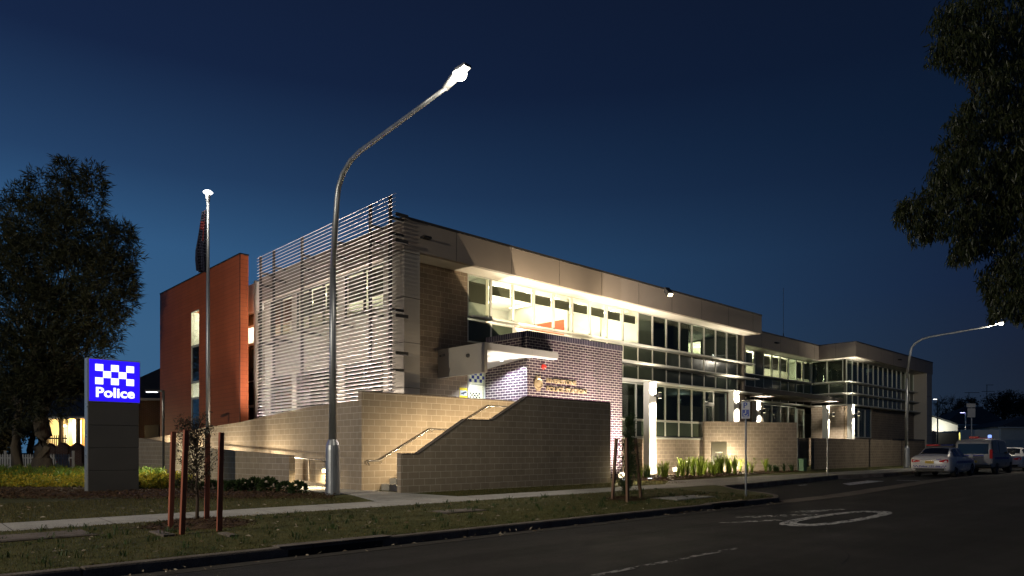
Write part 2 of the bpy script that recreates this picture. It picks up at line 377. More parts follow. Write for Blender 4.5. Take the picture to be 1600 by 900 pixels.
#==SETTING==
# ------------------------------------------------------------------ ground, road, paths
def interp(prof, y):
    for (a, za), (b, zb) in zip(prof, prof[1:]):
        if a <= y <= b: return za + (zb-za)*(y-a)/(b-a)
    return prof[0][1] if y < prof[0][0] else prof[-1][1]
GP = [(9.6,-.17), (13.9,-.075), (17,0), (400,0)]
def gz(y): return interp(GP, y)
RP = [(.2,-.31), (5,-.20), (9.2,-.29), (9.6,-.31), (14,-.27)]
def rz(y): return interp(RP, y)
def lift(x, y):
    'the street climbs gently to the right; the rise dies out toward the building line'
    return min(.225, max(0, (x-24)*.018)) * min(1, max(0, (16.3-y)/3.95))
def sheet(name, poly, mat, dz=0, thick=.06, zf=gz):
    """flat slab whose top follows the fall of the ground; poly is split at the fall lines"""
    bm = bmesh.new(); vs = [bm.verts.new((x, y, 0)) for x, y in poly]; f = bm.faces.new(vs)
    if f.normal.z < 0 or (f.normal_update() or f.normal.z < 0): f.normal_flip()
    for xx in (24, 27, 30, 33, 36.5):
        bmesh.ops.bisect_plane(bm, geom=bm.verts[:]+bm.edges[:]+bm.faces[:], plane_co=(xx, 0, 0), plane_no=(1,0,0))
    for yy in (5, 9.2, 12.35, 13.4, 13.9, 15.1, 16.3, 17):
        bmesh.ops.bisect_plane(bm, geom=bm.verts[:]+bm.edges[:]+bm.faces[:], plane_co=(0, yy, 0), plane_no=(0,1,0))
    bmesh.ops.triangulate(bm, faces=bm.faces[:])
    r = bmesh.ops.extrude_face_region(bm, geom=bm.faces[:])
    low = [e for e in r['geom'] if isinstance(e, bmesh.types.BMVert)]
    for v in bm.verts: v.co.z = zf(v.co.y) + dz + lift(v.co.x, v.co.y)
    for v in low: v.co.z -= thick
    bmesh.ops.recalc_face_normals(bm, faces=bm.faces[:])
    mb = MB(); bm.verts.index_update(); mb.add([v.co[:] for v in bm.verts], [[v.index for v in f.verts] for f in bm.faces]); bm.free()
    return mb.build(name, mat)
def struct(o): o['kind'] = 'structure'; return o

g = MB(); g.quad((-300,-200,-.55), (500,-200,-.55), (500,500,-.55), (-300,500,-.55)); struct(g.build('ground', M['earth']))
BAY = [(20.2,9.72), (20.9,10.05), (21.5,10.7), (21.9,11.5), (22.5,12.4), (23.6,13.45)]
struct(sheet('road', [(-150,.2), (260,.2), (260,9.62), (-150,9.62)], M['asphalt'], zf=rz))
struct(sheet('parking_bay', [(20.3,9.63), (140,9.63), (140,12.3), (36.4,12.3), (34,13.5)] + [(x+.05, y) for x, y in BAY[::-1]], M['newasphalt'], zf=rz, dz=-.004))
struct(sheet('verge', [(-150,9.75)] + [(x-.12, y+.02) for x, y in BAY] + [(23.6,13.9), (-150,13.9)], M['grass'], thick=.3))
struct(sheet('lawn', [(-150,13.9), (260,13.9), (260,200), (-150,200)], M['grass'], dz=-.012, thick=.3))
struct(sheet('near_verge', [(-150,-30), (260,-30), (260,.05), (-150,.05)], M['grass'], thick=.3, zf=lambda y: -.17))
struct(sheet('footpath', [(-150,13.88), (23.7,13.88), (23.7,13.5), (34,13.5), (36.4,12.35), (140,12.35), (140,16.3), (24.2,16.3), (22.2,15.1), (-150,15.1)], M['concrete'], dz=.006, thick=.2))
struct(sheet('forecourt', [(9.6,15.09), (12.2,15.09), (11.62,16.85), (11.62,18.75), (11.5,19.5), (11.5,21.6), (10.4,21.6), (10.1,20.2), (10.15,17.4)], M['concrete'], dz=.010, thick=.2))
# joints of the footpath are real saw cuts
j = MB()
for i in range(-4, 30):
    x = i*1.5+.4
    if x < 23: j.add([(x,13.9,gz(13.9)+.009), (x+.012,13.9,gz(13.9)+.009), (x+.012,15.08,gz(15.08)+.009), (x,15.08,gz(15.08)+.009)], [(0,1,2,3)])
struct(j.build('footpath_joints', M['joint']))
def strip(mb, pts, wd, ztop, zbot):
    for (a, b) in zip(pts, pts[1:]):
        a2, b2 = Vector((*a, 0)), Vector((*b, 0)); t = (b2-a2).normalized(); n = Vector((-t.y, t.x, 0))*wd
        z0 = ztop(a[1]) + lift(*a); z1 = ztop(b[1]) + lift(*b)
        mb.add([(a2.x,a2.y,zbot), (b2.x,b2.y,zbot), (b2+n)[:2]+(zbot,), (a2+n)[:2]+(zbot,),
                (a2.x,a2.y,z0), (b2.x,b2.y,z1), (b2+n)[:2]+(z1,), (a2+n)[:2]+(z0,)],
               [(3,2,1,0),(4,5,6,7),(0,1,5,4),(1,2,6,5),(2,3,7,6),(3,0,4,7)])
k = MB(); strip(k, [(-150,9.6)] + [(x,9.6) for x in range(-10, 20, 3)] + [(20.0,9.6)] + BAY, .17, lambda y: gz(y)+.012, -.5)
strip(k, [(23.6,13.42), (27,13.42), (30,13.42), (34,13.42), (36.4,12.22), (140,12.22)], .17, lambda y: gz(y)+.012, -.5)
struct(k.build('kerb', M['kerb'], bevel=.03))
k = MB(); strip(k, [(-150,.03), (260,.03)], .17, lambda y: -.16, -.5); struct(k.build('near_kerb', M['kerb'], bevel=.03))
struct(sheet('gutter', [(-150,9.16), (20,9.16), (20,9.598), (-150,9.598)], M['gutter'], zf=rz, dz=.005, thick=.02))
struct(sheet('dish_drain', [(20,9.16), (140,9.16), (140,9.95), (20.5,9.95), (20.2,9.598), (20,9.598)], M['kerb'], zf=rz, dz=.008, thick=.02))

# ------------------------------------------------------------------ road paint: 40
def onroad(px, py):
    p = at(px, py, Z=-.22)
    for _ in range(4): p = at(px, py, Z=rz(p.y)+.008)
    return p
def patch(mb, pts, dz=.006):
    vs = [(x, y, rz(y)+dz+lift(x,y)+.003) for x, y in pts]; a = sum(vs[i-1][0]*vs[i][1]-vs[i][0]*vs[i-1][1] for i in range(len(vs)))
    if a < 0: vs.reverse()
    mb.add(vs, [tuple(range(len(vs)))])
mk = MB(); N = 28
zc, za, zb = (15.55, 6.10), 2.4, .60
for i in range(N):
    a0, a1 = 2*math.pi*i/N, 2*math.pi*(i+1)/N
    o0, o1 = [(zc[0]+za*abs(math.cos(a))**.8*(1 if math.cos(a)>0 else -1), zc[1]+zb*abs(math.sin(a))**.8*(1 if math.sin(a)>0 else -1)) for a in (a0, a1)]
    i0, i1 = [(zc[0]+(za-.55)*abs(math.cos(a))**.8*(1 if math.cos(a)>0 else -1), zc[1]+(zb-.24)*abs(math.sin(a))**.8*(1 if math.sin(a)>0 else -1)) for a in (a0, a1)]
    patch(mk, [o0, o1, i1, i0])
r40 = thing('speed_marking', 'worn white 40 speed limit numerals painted on the road', 'road marking', (15.5,6.6,-.2))
mk.build('numeral_zero', M['roadpaint'], r40)
mk = MB()
patch(mk, [(12.9,7.55), (13.05,7.25), (14.2,6.72), (14.3,6.95)])
patch(mk, [(14.3,7.95), (14.35,7.62), (15.9,6.75), (16.2,6.8), (16.05,7.12), (14.9,7.75)])
patch(mk, [(16.4,7.62), (16.5,7.2), (18.0,6.9), (18.1,7.1), (17.2,7.55)])
mk.build('numeral_four', M['roadpaintworn'], r40)
mk = MB(); patch(mk, [(6.2,5.14), (9.5,5.14), (9.5,5.24), (6.2,5.24)]); tag(mk.build('centre_line', M['faintpaint']), 'faint worn dash of the centre line across the dark road', 'road marking')
bp = MB()
for p in ([(29.5,11.2), (33.0,11.05), (33.0,11.75), (30.3,11.8)],): patch(bp, p)
tag(bp.build('bay_symbol', M['baypaint']), 'pale worn painted patch inside the parking bay', 'road marking')
bp = MB(); patch(bp, [(34.2,10.0), (34.35,10.0), (34.35,13.3), (34.2,13.3)]); tag(bp.build('bay_line', M['baypaint']), 'thin painted line across the parking bay behind the police sedan', 'road marking')
bp = MB(); patch(bp, [(28.2,12.6), (28.8,12.55), (28.8,12.75), (28.25,12.8)]); tag(bp.build('paint_scrap', M['baypaint']), 'small white paint scrap near the kerb of the parking bay', 'road marking')

rn = random.Random(77); ck_ = MB()
for (x, y, L, ang) in ((8.5,8.2,4.0,.1), (12.5,8.0,5.5,-.06), (11.2,6.6,3.0,.35), (19,7.9,6,-.03), (9.2,3.6,4.5,.12), (15,4.4,5,.02), (21,5.2,7,.05)):
    p = Vector((x, y, 0)); a = ang
    for i in range(int(L/.22)):
        a += rn.uniform(-.35,.35); a = ang+(a-ang)*.8; q = p+Vector((math.cos(a),math.sin(a),0))*.22; wd_ = rn.uniform(.004,.011); nn_ = Vector((-math.sin(a),math.cos(a),0))*wd_
        patch(ck_, [(v.x,v.y) for v in (p-nn_, q-nn_, q+nn_, p+nn_)], .002); p = q
struct(ck_.build('road_cracks', M['black2']))
# drain inlets under the kerb, pit lids
def inlet(x0, x1, label):
    m = MB(); m.box(x0, x1, 9.585, 9.62, -.30, -.205); m.box(x0-.15, x1+.15, 9.56, 9.80, gz(9.6)+.013, gz(9.6)+.03)
    m.m[:6] = [1]*6
    tag(m.build('drain_inlet', [M['kerb'], M['black2']]), label, 'drain', 'stormwater drain inlets in the kerb')
inlet(16.3, 17.9, 'dark stormwater inlet in the kerb just left of the parking bay nose')
inlet(4.6, 6.2, 'dark stormwater inlet in the kerb below the young tree with red stakes')
def lid(cx, cy, sx, sy, label, m='concrete'):
    b = MB(); b.box(cx-sx/2, cx+sx/2, cy-sy/2, cy+sy/2, gz(cy)-.05, gz(cy)+.02)
    b.box(cx-sx/2-.06, cx+sx/2+.06, cy-sy/2-.06, cy-sy/2-.004, gz(cy)-.05, gz(cy)+.012); b.box(cx-sx/2-.06, cx+sx/2+.06, cy+sy/2+.004, cy+sy/2+.06, gz(cy)-.05, gz(cy)+.012)
    tag(b.build('pit_lid', M[m], bevel=.006), label, 'pit lid', 'utility pit lids in the verge')
p = at(1068, 777, Z=-.12); lid(p.x, p.y, 1.9, .8, 'pale concrete pit lid in the grass beside the shrub with brown stakes')
p = at(50, 843, Z=-.14); lid(p.x, p.y, 1.5, .8, 'dark concrete pit lid in the grass at the far left', 'kerb')
p = at(715, 799, Z=-.12); lid(p.x, p.y, 1.1, .55, 'brownish pit lid in the middle of the grass verge', 'kerb')

#==STATION==
# ------------------------------------------------------------------ the police station
Y1, Y2 = 20.5, 21.6            # fascia plane, glazing plane
ZT, ZF, ZS = 9.45, 8.35, 6.62  # parapet, soffit, upper sill
XC, XE = 14.15, 40.4           # corner, right end of the first volume
st = thing('police_station', 'two storey cream and glass police station lit up at dusk', 'building', (14.15,20.5,0))
def part(mb, name, m, parent=None, **k): return mb.build(name, m if not isinstance(m, str) else M[m], parent or st, **k)

# block walls, columns
b = MB(); b.box(14.84, 17.96, Y2, Y2+.2, 0, ZF-.004); part(b, 'block_wall', 'blockbrown')
b = MB(); b.box(18.95, 24.5, Y2+.01, Y2+.2, 0, 5.6); part(b, 'block_wall', 'blockbrown')
b = MB(); b.box(17.96, 18.95, Y2+.01, Y2+.2, 0, 1.95); b.box(17.96, 18.95, Y2+.01, Y2+.2, 4.75, 5.6); part(b, 'block_wall', 'blockbrown')
b = MB(); b.box(XC, 14.83, Y1, Y2+.25, 0, ZF-.002); part(b, 'corner_column', 'panel', bevel=.01)
b = MB()
for z in (1.85, 3.45, 5.05, 6.65, 8.24): b.box(XC-.003, 14.833, Y1-.003, Y2, z, z+.018)
part(b, 'panel_joint', 'joint')
# left facade behind the screen
XL = 14.45
b = MB()
for z0, z1 in ((0,2.75), (4.7,6.55), (8.3,9.4)): b.box(XL, XL+.25, Y2+.26, 32.6, z0, z1)
for ya, yb in ((Y2+.26,22.3), (25.2,25.7), (29.4,29.8), (32.1,32.6)):
    for z0, z1 in ((2.75,4.7), (6.55,8.3)): b.box(XL+.002, XL+.25, ya, yb, z0+.001, z1-.001)
part(b, 'side_wall', 'panel')
# roof, parapet, fascia, soffit for the three volumes
def fascia(poly, closed=False, name='fascia'):
    b = MB(); c = MB(); jn = MB()
    for (a, q) in zip(poly, poly[1:]):
        x0, x1 = sorted((a[0], q[0])); y0, y1 = sorted((a[1], q[1]))
        if y1-y0 < .01: b.box(x0, x1, y0, y0+.2, ZF, ZT); c.box(x0-.02, x1+.02, y0-.03, y0+.3, ZT+.002, ZT+.06)
        else: b.box(x0, x0+.2, y0+.2, y1, ZF, ZT-.002); c.box(x0-.03, x0+.3, y0+.3, y1, ZT+.002, ZT+.058)
        if y1-y0 < .01:
            x = x0+2.35
            while x < x1-.5: jn.box(x, x+.016, y0-.003, y0+.01, ZF+.005, ZT-.005); x += 2.85
        else: jn.box(x0-.003, x0+.01, (y0+y1)/2, (y0+y1)/2+.016, ZF+.005, ZT-.005)
    for (a, q) in zip(poly, poly[1:]):
        if abs(a[1]-q[1]) < .01: c.box(min(a[0],q[0]), max(a[0],q[0]), a[1]-.028, a[1]-.001, ZT-.03, ZT)
    f = part(b, name, 'fascia'); part(c, 'capping', 'flash'); part(jn, 'panel_joint', 'joint')
X3 = 55.3; YB = 23.3; X3E = 73.9
fascia([(XC,Y1), (XE,Y1)]); fascia([(XE+.3,YB), (X3,YB)]); fascia([(X3,YB+.2), (X3,Y1), (X3E,Y1)])
b = MB(); b.box(XC+.001, XC+.2, Y1+.2, 32.6, ZF-.05, ZT-.002); part(b, 'side_fascia', 'fascia')
b = MB(); b.box(14.84, XE, Y1+.2, Y2+.05, ZF+.002, ZF+.05); b.box(XE-.05, X3+.2, YB+.2, YB+1.2, ZF+.002, ZF+.05); b.box(X3+.2, X3E-.2, Y1+.2, Y2+.05, ZF+.002, ZF+.05); b.box(X3+.2, X3+1.2, Y2+.05, 24.6, ZF+.003, ZF+.05)
part(b, 'soffit', 'soffit')
b = MB(); b.box(XC+.2, XE, Y1+.2, 33, 9.2, 9.3); b.box(XE, X3+.2, YB+.2, 33, 9.2, 9.3); b.box(X3+.2, X3E, Y1+.2, 33, 9.2, 9.3); part(b, 'roof', 'flash')
b = MB(); b.box(XE-.22, XE-.02, Y2-.02, YB+1.3, 0, ZF); b.box(XE-.2, XE, Y1+.2, 33, ZF, ZT-.003); b.box(XC, X3E, 33, 33.2, 0, ZT-.01); b.box(X3E-.2, X3E, Y1+.2, 33, 0, ZT-.003); part(b, 'block_wall', 'fascia')
b = MB(); b.box(72.2, X3E-.2, Y1+.01, Y2+.3, 0, ZF-.002); part(b, 'end_column', 'panel', bevel=.01)
b = MB()
for z in (2.6, 4.4, 6.2): b.box(72.19, X3E-.19, Y1+.006, Y1+.02, z, z+.02)
part(b, 'panel_joint', 'joint')

# glazing builder: a window is a frame mesh with a pane (and perhaps a blind) below it
def window(p, q, z0, z1, pane='glass', blind=None, frost=None, fr=.05, dp=.09, inward=(0,1), name='window', transom=None, frame='frame'):
    (xa, ya), (xb, yb) = p, q; t = Vector((xb-xa, yb-ya, 0)); L = t.length; t.normalize(); n = Vector((*inward, 0))
    def bar(m, s0, s1, za, zb, d0, d1):
        a = Vector((xa, ya, 0)) + t*s0 + n*d0; bq = t*(s1-s0); c = n*(d1-d0)
        m.prism([a+Vector((0,0,za)), a+bq+Vector((0,0,za)), a+bq+c+Vector((0,0,za)), a+c+Vector((0,0,za))], (0,0,zb-za))
    m = MB(); bar(m, 0, fr, z0, z1, 0, dp); bar(m, L-fr, L, z0, z1, 0, dp); bar(m, fr, L-fr, z0, z0+fr, 0, dp); bar(m, fr, L-fr, z1-fr, z1, 0, dp)
    if transom: bar(m, fr, L-fr, transom, transom+.04, .01, dp-.01)
    o = part(m, name, frame)
    m = MB(); bar(m, fr, L-fr, z0+fr, z1-fr, dp*.45, dp*.45+.012); m.build('pane', M[pane], o)
    if blind is not None:
        m = MB(); bar(m, fr+.01, L-fr-.01, blind[0], blind[1], dp+.06, dp+.07); m.build('blind', M['blind'], o)
    if frost is not None:
        m = MB(); bar(m, fr+.01, L-fr-.01, frost[0], frost[1], dp+.03, dp+.04); m.build('frosted_panel', M['frostfilm'], o)
    return o
def spandrels(p, q, n, z0, z1, inward=(0,1), m='spandrel'):
    for i in range(n):
        a = (p[0]+(q[0]-p[0])*i/n, p[1]+(q[1]-p[1])*i/n); c = (p[0]+(q[0]-p[0])*(i+1)/n, p[1]+(q[1]-p[1])*(i+1)/n)
        window(a, c, z0, z1, pane=m, fr=.035, dp=.07, inward=inward, name='spandrel_panel')
W0, BW = 17.98, 1.265
rnd = random.Random(3)
for i in range(17):
    a, c = (W0+BW*i, Y2), (W0+BW*(i+1), Y2)
    if i == 0: window(a, c, ZS, ZF, blind=(7.25,8.1), frost=(6.7,7.25))
    elif i < 9: window(a, c, ZS, ZF, blind=(7.72,8.12))
    elif i == 9: window(a, c, ZS, ZF, pane='spandrel')
    else: window(a, c, ZS, ZF, pane='dimglass')
# rows of green spandrel glass below the upper windows
spandrels((W0,Y2), (W0+2*BW,Y2), 2, 5.62, 6.5)
b = MB(); b.box(W0+2*BW, 24.9, Y2, Y2+.12, 5.6, 6.5); part(b, 'cladding_panel', 'frame')
spandrels((W0+5*BW,Y2), (W0+17*BW,Y2), 12, 5.72, 6.54); spandrels((W0+8*BW,Y2), (W0+17*BW,Y2), 9, 4.80, 5.62); spandrels((W0+5.5*BW,Y2), (W0+8*BW,Y2), 2, 4.80, 5.62)
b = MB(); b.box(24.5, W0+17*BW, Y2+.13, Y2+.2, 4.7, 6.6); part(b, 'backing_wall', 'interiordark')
# sunshade blades
def blade(x0, x1, z, y0, y1, name='sunshade_blade'):
    b = MB(); b.box(x0, x1, y0, y1, z, z+.07); part(b, name, 'frame', bevel=.008)
blade(W0-.05, 40.9, 6.545, Y2-.45, Y2-.002); blade(24.9, 41.2, 5.63, Y2-.55, Y2-.002); blade(24.9, 41.2, 4.70, Y2-.75, Y2-.002)
# ground floor glazing
for i in range(8):
    x = 25.3+1.3*i
    if x+1.3 > 35.8: break
    window((x,Y2), (x+1.3,Y2), 2.8, 4.68, pane='dimglass'); window((x,Y2), (x+1.3,Y2), 1.92, 2.78, pane='spandrel', fr=.04, name='spandrel_panel')
b = MB(); b.box(24.9, 36, Y2-.02, Y2+.2, 0, 1.82); part(b, 'base_wall', 'splitblock')
b = MB(); b.box(24.9, 36, Y2-.09, Y2+.06, 1.823, 1.9); part(b, 'sill', 'frame')
window((35.75,Y2), (36.7,Y2), 3.95, 4.68, pane='dimglass')
d = window((35.75,Y2), (36.7,Y2), 1.9, 3.92, pane='dimglass', fr=.13, name='door'); h = MB(); h.box(36.5, 36.53, Y2-.05, Y2-.01, 2.8, 3.1); h.build('handle', M['steel'], d)
window((36.72,Y2), (38.2,Y2), 1.9, 4.68, pane='glass')
b = MB(); b.box(36, 38.25, Y2-.01, Y2+.2, 0, 1.88); b.box(38.25, XE-.23, Y2, Y2+.2, 0, 4.68); part(b, 'block_wall', 'splitblock')

# second (set back) and third volumes
Y4 = YB+1.1; X4 = X3+1.1
n2 = 12; bw2 = (X4-XE)/n2
for i in range(n2):
    a, c = (XE+bw2*i, Y4), (XE+bw2*(i+1), Y4)
    if i == 5: window(a, c, ZS, ZF, pane='spandrel')
    elif i < 9: window(a, c, ZS, ZF, blind=(7.25,8.2), frost=(ZS+.05,7.25))
    elif i == 9: window(a, c, ZS, ZF, pane='dimglass')
    else: window(a, c, ZS, ZF, blind=(6.92,8.2), frost=(ZS+.05,6.92))
spandrels((XE,Y4), (X4-.02,Y4), 12, 5.72, 6.54); spandrels((XE,Y4), (X4-.02,Y4), 12, 4.80, 5.62)
blade(XE, X4-.5, 6.545, Y4-.4, Y4-.002); blade(XE, X4-.5, 5.63, Y4-.45, Y4-.002); blade(XE, X4-.5, 4.70, Y4-.6, Y4-.002)
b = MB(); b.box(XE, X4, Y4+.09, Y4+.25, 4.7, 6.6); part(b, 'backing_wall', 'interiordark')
b = MB(); b.box(XE, 48.3, Y4, Y4+.2, 0, 4.68); b.box(48.3, X4+1, Y4, Y4+.2, 0, 2.2); part(b, 'block_wall', 'splitblock')
for i in range(4): window((48.35+1.35*i,Y4), (49.65+1.35*i,Y4), 2.25, 4.6, pane='glass')
d = window((53.9,Y4), (55.2,Y4), .1, 4.5, pane='glass', fr=.12, name='door', transom=3.2); h = MB(); h.box(54.95, 54.98, Y4-.05, Y4-.01, 1.1, 1.4); h.build('handle', M['steel'], d)
# return face of the third volume (faces the corner of the street)
for i in range(2):
    y0 = Y4-.02-1.25*i; window((X4,y0), (X4,y0-1.23), ZS, ZF, pane='dimglass', inward=(1,0)); 
spandrels((X4,Y4-.02), (X4,Y2), 2, 5.72, 6.54, inward=(1,0)); spandrels((X4,Y4-.02), (X4,Y2), 2, 4.80, 5.62, inward=(1,0))
b = MB()
for z, dd in ((6.545,.4), (5.63,.45), (4.70,.6)): b.box(X4-dd, X4-.002, Y2, Y4-.4, z, z+.068)
part(b, 'sunshade_blade', 'frame')
b = MB(); b.box(X4+.09, X4+.25, Y2+.3, Y4+.2, 4.7, 6.6); part(b, 'backing_wall', 'interiordark')
b = MB(); b.box(X4+.02, X4+.22, Y2+.25, Y4, 0, 4.68); part(b, 'block_wall', 'splitblock')
X5 = X4+.02; n3 = 14; bw3 = (72.2-X5)/n3
for i in range(n3):
    a, c = (X5+bw3*i, Y2), (X5+bw3*(i+1), Y2)
    window(a, c, ZS, ZF, pane='dimglass', blind=(6.7,8.0) if i in (1,2,3,5,6,9,12) else None)
spandrels((X5,Y2), (72.2,Y2), 14, 5.72, 6.54); spandrels((X5,Y2), (72.2,Y2), 14, 4.80, 5.62)
blade(X4-.4, 72.1, 6.545, Y2-.42, Y2-.002); blade(X4-.45, 72.1, 5.63, Y2-.5, Y2-.002); blade(X4-.6, 72.1, 4.70, Y2-.65, Y2-.002)
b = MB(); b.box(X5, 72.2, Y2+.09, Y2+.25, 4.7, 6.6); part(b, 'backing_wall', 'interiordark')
for i in range(3): window((X5+1.1+1.35*i,Y2), (X5+2.4+1.35*i,Y2), 2.25, 4.6, pane='dimglass')
b = MB(); b.box(X5, X5+1.08, Y2+.01, Y2+.2, 0, 4.68); b.box(X5+1.08, 61.7, Y2+.01, Y2+.2, 0, 2.2); b.box(61.7, 72.2, Y2+.01, Y2+.2, 0, 4.68); part(b, 'block_wall', 'blockbrown')

# interiors: floors, ceilings, partitions, lights in the rooms
b = MB()
b.box(XL+.3, 72, Y2+.3, 32.8, 5.0, 5.3)
b.box(XL+.3, 72, Y4+.3, 32.8, 1.6, 1.85); b.box(XL+.3, 39.8, Y2+.3, Y4+.3, 1.6, 1.85)
part(b, 'floor_slab', 'carpet')
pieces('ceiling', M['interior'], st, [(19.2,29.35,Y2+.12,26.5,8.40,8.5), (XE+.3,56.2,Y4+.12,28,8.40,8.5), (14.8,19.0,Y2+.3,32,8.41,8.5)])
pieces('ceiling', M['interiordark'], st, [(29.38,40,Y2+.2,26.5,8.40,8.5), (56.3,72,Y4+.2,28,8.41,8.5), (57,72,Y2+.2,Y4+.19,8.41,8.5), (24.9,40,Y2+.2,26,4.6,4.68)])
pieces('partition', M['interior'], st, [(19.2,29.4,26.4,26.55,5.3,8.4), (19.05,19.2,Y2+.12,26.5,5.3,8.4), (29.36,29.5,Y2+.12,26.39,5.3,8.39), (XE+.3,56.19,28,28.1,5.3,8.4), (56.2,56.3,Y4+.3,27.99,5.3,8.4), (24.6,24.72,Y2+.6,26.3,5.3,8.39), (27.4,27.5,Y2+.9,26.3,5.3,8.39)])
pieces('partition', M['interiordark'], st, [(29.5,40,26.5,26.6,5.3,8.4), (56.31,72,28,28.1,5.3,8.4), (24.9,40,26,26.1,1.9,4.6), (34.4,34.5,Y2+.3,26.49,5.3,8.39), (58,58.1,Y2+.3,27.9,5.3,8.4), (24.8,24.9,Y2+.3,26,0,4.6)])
pieces('cabinet', M['frost'], st, [(21.3,22.2,25.9,26.38,5.3,7.3), (26.1,26.9,25.9,26.38,5.3,7.2), (28.3,29.2,24.6,25.0,5.3,7.0)])
pieces('inner_door', M['interiordark'], st, [(23.0,23.9,26.36,26.395,5.3,7.5), (27.6,28.2,26.36,26.395,5.3,7.5)])
b = MB(); b.box(24.57, 24.6, Y2+.8, 24.6, 5.3, 7.45); b.box(23.4, 24.5, 24.5, 24.6, 5.3, 7.4); part(b, 'feature_wall', 'orange')
b = MB()
for x in (20.2, 22.2, 24.0, 25.8, 28.3):
    for y in (23.0, 25): b.box(x, x+.3, y-.6, y+.6, 8.385, 8.398)
for x in (42.5, 45.5, 48.5, 50.6): b.box(x, x+.3, 25.3, 26.6, 8.385, 8.398)
for y in (24, 26.5, 29, 31): b.box(15.6, 16.8, y, y+.3, 8.385, 8.398)
part(b, 'ceiling_light', 'ceilinglight')
for x in (20.6, 22.8, 25.9, 28.3): area('room_light', (x,23.6,5.9), (x,23.5,8.4), 150, (1,.95,.82), 1.2, 1.2, st)
for x in (42, 45.5, 49.2): area('room_light', (x,25.9,5.9), (x,25.6,8.4), 300, (1,.96,.66), 1.2, 1.2, st)
for x in (43.5, 46, 49.5, 51.5, 54.5): area('room_light', (x,26.4,7.6), (x,24.4,6.8), 60, (1,.97,.66), .8, .8, st)
area('room_light', (18.6,23.2,7.4), (18.6,21.6,6.9), 6, (.9,1,.8), .5, .5, st)
for y in (25.0, 28.0, 30.8): area('room_light', (16.2,y,6.0), (16,y,8.4), 110, (1,.96,.70), 1, 1, st)
point('room_light', (30.5,24.5,4.2), 3, (.8,1,.85), .1, st); point('room_light', (36.2,23.5,4.2), 22, (.85,1,.95), .1, st)
point('room_light', (33.2,24.5,8.1), 3, (.9,1,.8), .1, st); point('room_light', (38.8,23.5,8.1), 10, (.95,1,.75), .1, st)
point('room_light', (52,26.5,4.0), 60, (.9,1,.85), .1, st); point('room_light', (60,24,8.2), 7, (.9,1,.85), .1, st); point('room_light', (67,24,8.2), 22, (.95,1,.85), .1, st)
point('room_light', (53.5,26,8.2), 8, (.7,1,.75), .1, st)

# side windows behind the louvres
for y0, y1 in ((22.3,23.75), (23.75,25.2), (25.7,27.0), (27.0,28.2), (28.2,29.4), (29.8,31), (31,32.1)):
    window((XL+.05,y1), (XL+.05,y0), 6.56, 8.29, inward=(1,0), blind=(7.2,8.22), frame='darkgrey', fr=.035); window((XL+.05,y1), (XL+.05,y0), 2.76, 4.69, pane='dimglass', inward=(1,0), frame='darkgrey', fr=.035)

# entry: brick volume, canopy, door
b = MB(); b.box(18.92, 24.84, 19.15, Y2, 0, 5.64); part(b, 'brick_wall', 'purplebrick')
b = MB(); b.box(18.9, 24.86, 19.13, Y2, 5.643, 5.86); part(b, 'soldier_course', 'soldier')
CX = 16.47
b = MB(); b.box(CX, CX+.14, 18.85, Y2-.002, 4.03, 5.12); part(b, 'canopy_end', 'panel', bevel=.01)
b = MB(); b.box(CX+.14, 18.91, 18.85, Y2-.003, 4.86, 5.119); b.box(18.91, 20.35, 18.85, 19.14, 4.861, 5.118); part(b, 'canopy', 'panel', bevel=.01)
b = MB(); b.prism([(CX+.142,18.9,4.84), (CX+.142,21.59,4.55), (CX+.142,21.59,4.85), (CX+.142,18.9,4.858)], (2.44,0,0)); b.prism([(18.93,18.88,4.84), (18.93,19.14,4.84), (18.93,19.14,4.859), (18.93,18.88,4.859)], (1.4,0,0)); part(b, 'canopy_soffit', 'white')
b = MB(); b.box(CX+.5, 18.8, Y2-.6, Y2-.02, 5.125, 5.2); part(b, 'canopy_flashing', 'flash')
c = MB(); c.lathe((CX-.001,19.75,4.72), [(.001,.10), (.05,.09), (.075,.05), (.08,0)], 14, (-1,0,0)); part(c, 'dome_camera', 'darkgrey', smooth=True)
c = MB(); c.obox((CX+.02,21.2,4.9), (CX-.22,21.15,4.82), .09, .08); part(c, 'bullet_camera', 'darkgrey')
d = window((18.0,Y2), (18.94,Y2), 1.95, 4.7, pane='glass', fr=.06, name='door', transom=3.9)
m = MB(); m.mi = 0
for i in range(6):
    for jx in range(4):
        if (i+jx) % 2 == 0: z = 4.0+jx*.14; m.box(18.07+i*.14, 18.20+i*.14, Y2+.025, Y2+.035, z, z+.13)
m.build('blue_checks', M['bluepaint'], d)
m = MB(); m.box(18.07, 18.9, Y2+.06, Y2+.065, 3.98, 4.6); m.build('frosted_panel', M['frostfilm'], d)
m = MB()
for i in range(7): 
    for jx in range(3):
        if (i+jx) % 2 == 0: m.box(18.1+i*.08, 18.17+i*.08, Y2+.02, Y2+.03, 3.36+jx*.075, 3.425+jx*.075)
m.build('dark_checks', M['black'], d)
pieces('lobby_wall', M['interior'], st, [(17.8,23,25,25.1,1.9,4.7), (17.7,17.8,Y2+.22,25.1,1.9,4.7), (23,23.1,Y2+.22,25.1,1.9,4.7)])
pieces('lobby_ceiling', M['interior'], st, [(17.8,23,Y2+.22,25,4.72,4.78)])
area('lobby_light', (19.8,23.2,4.6), (19.8,23.3,2), 500, COOL, 1.6, 1.2, st)
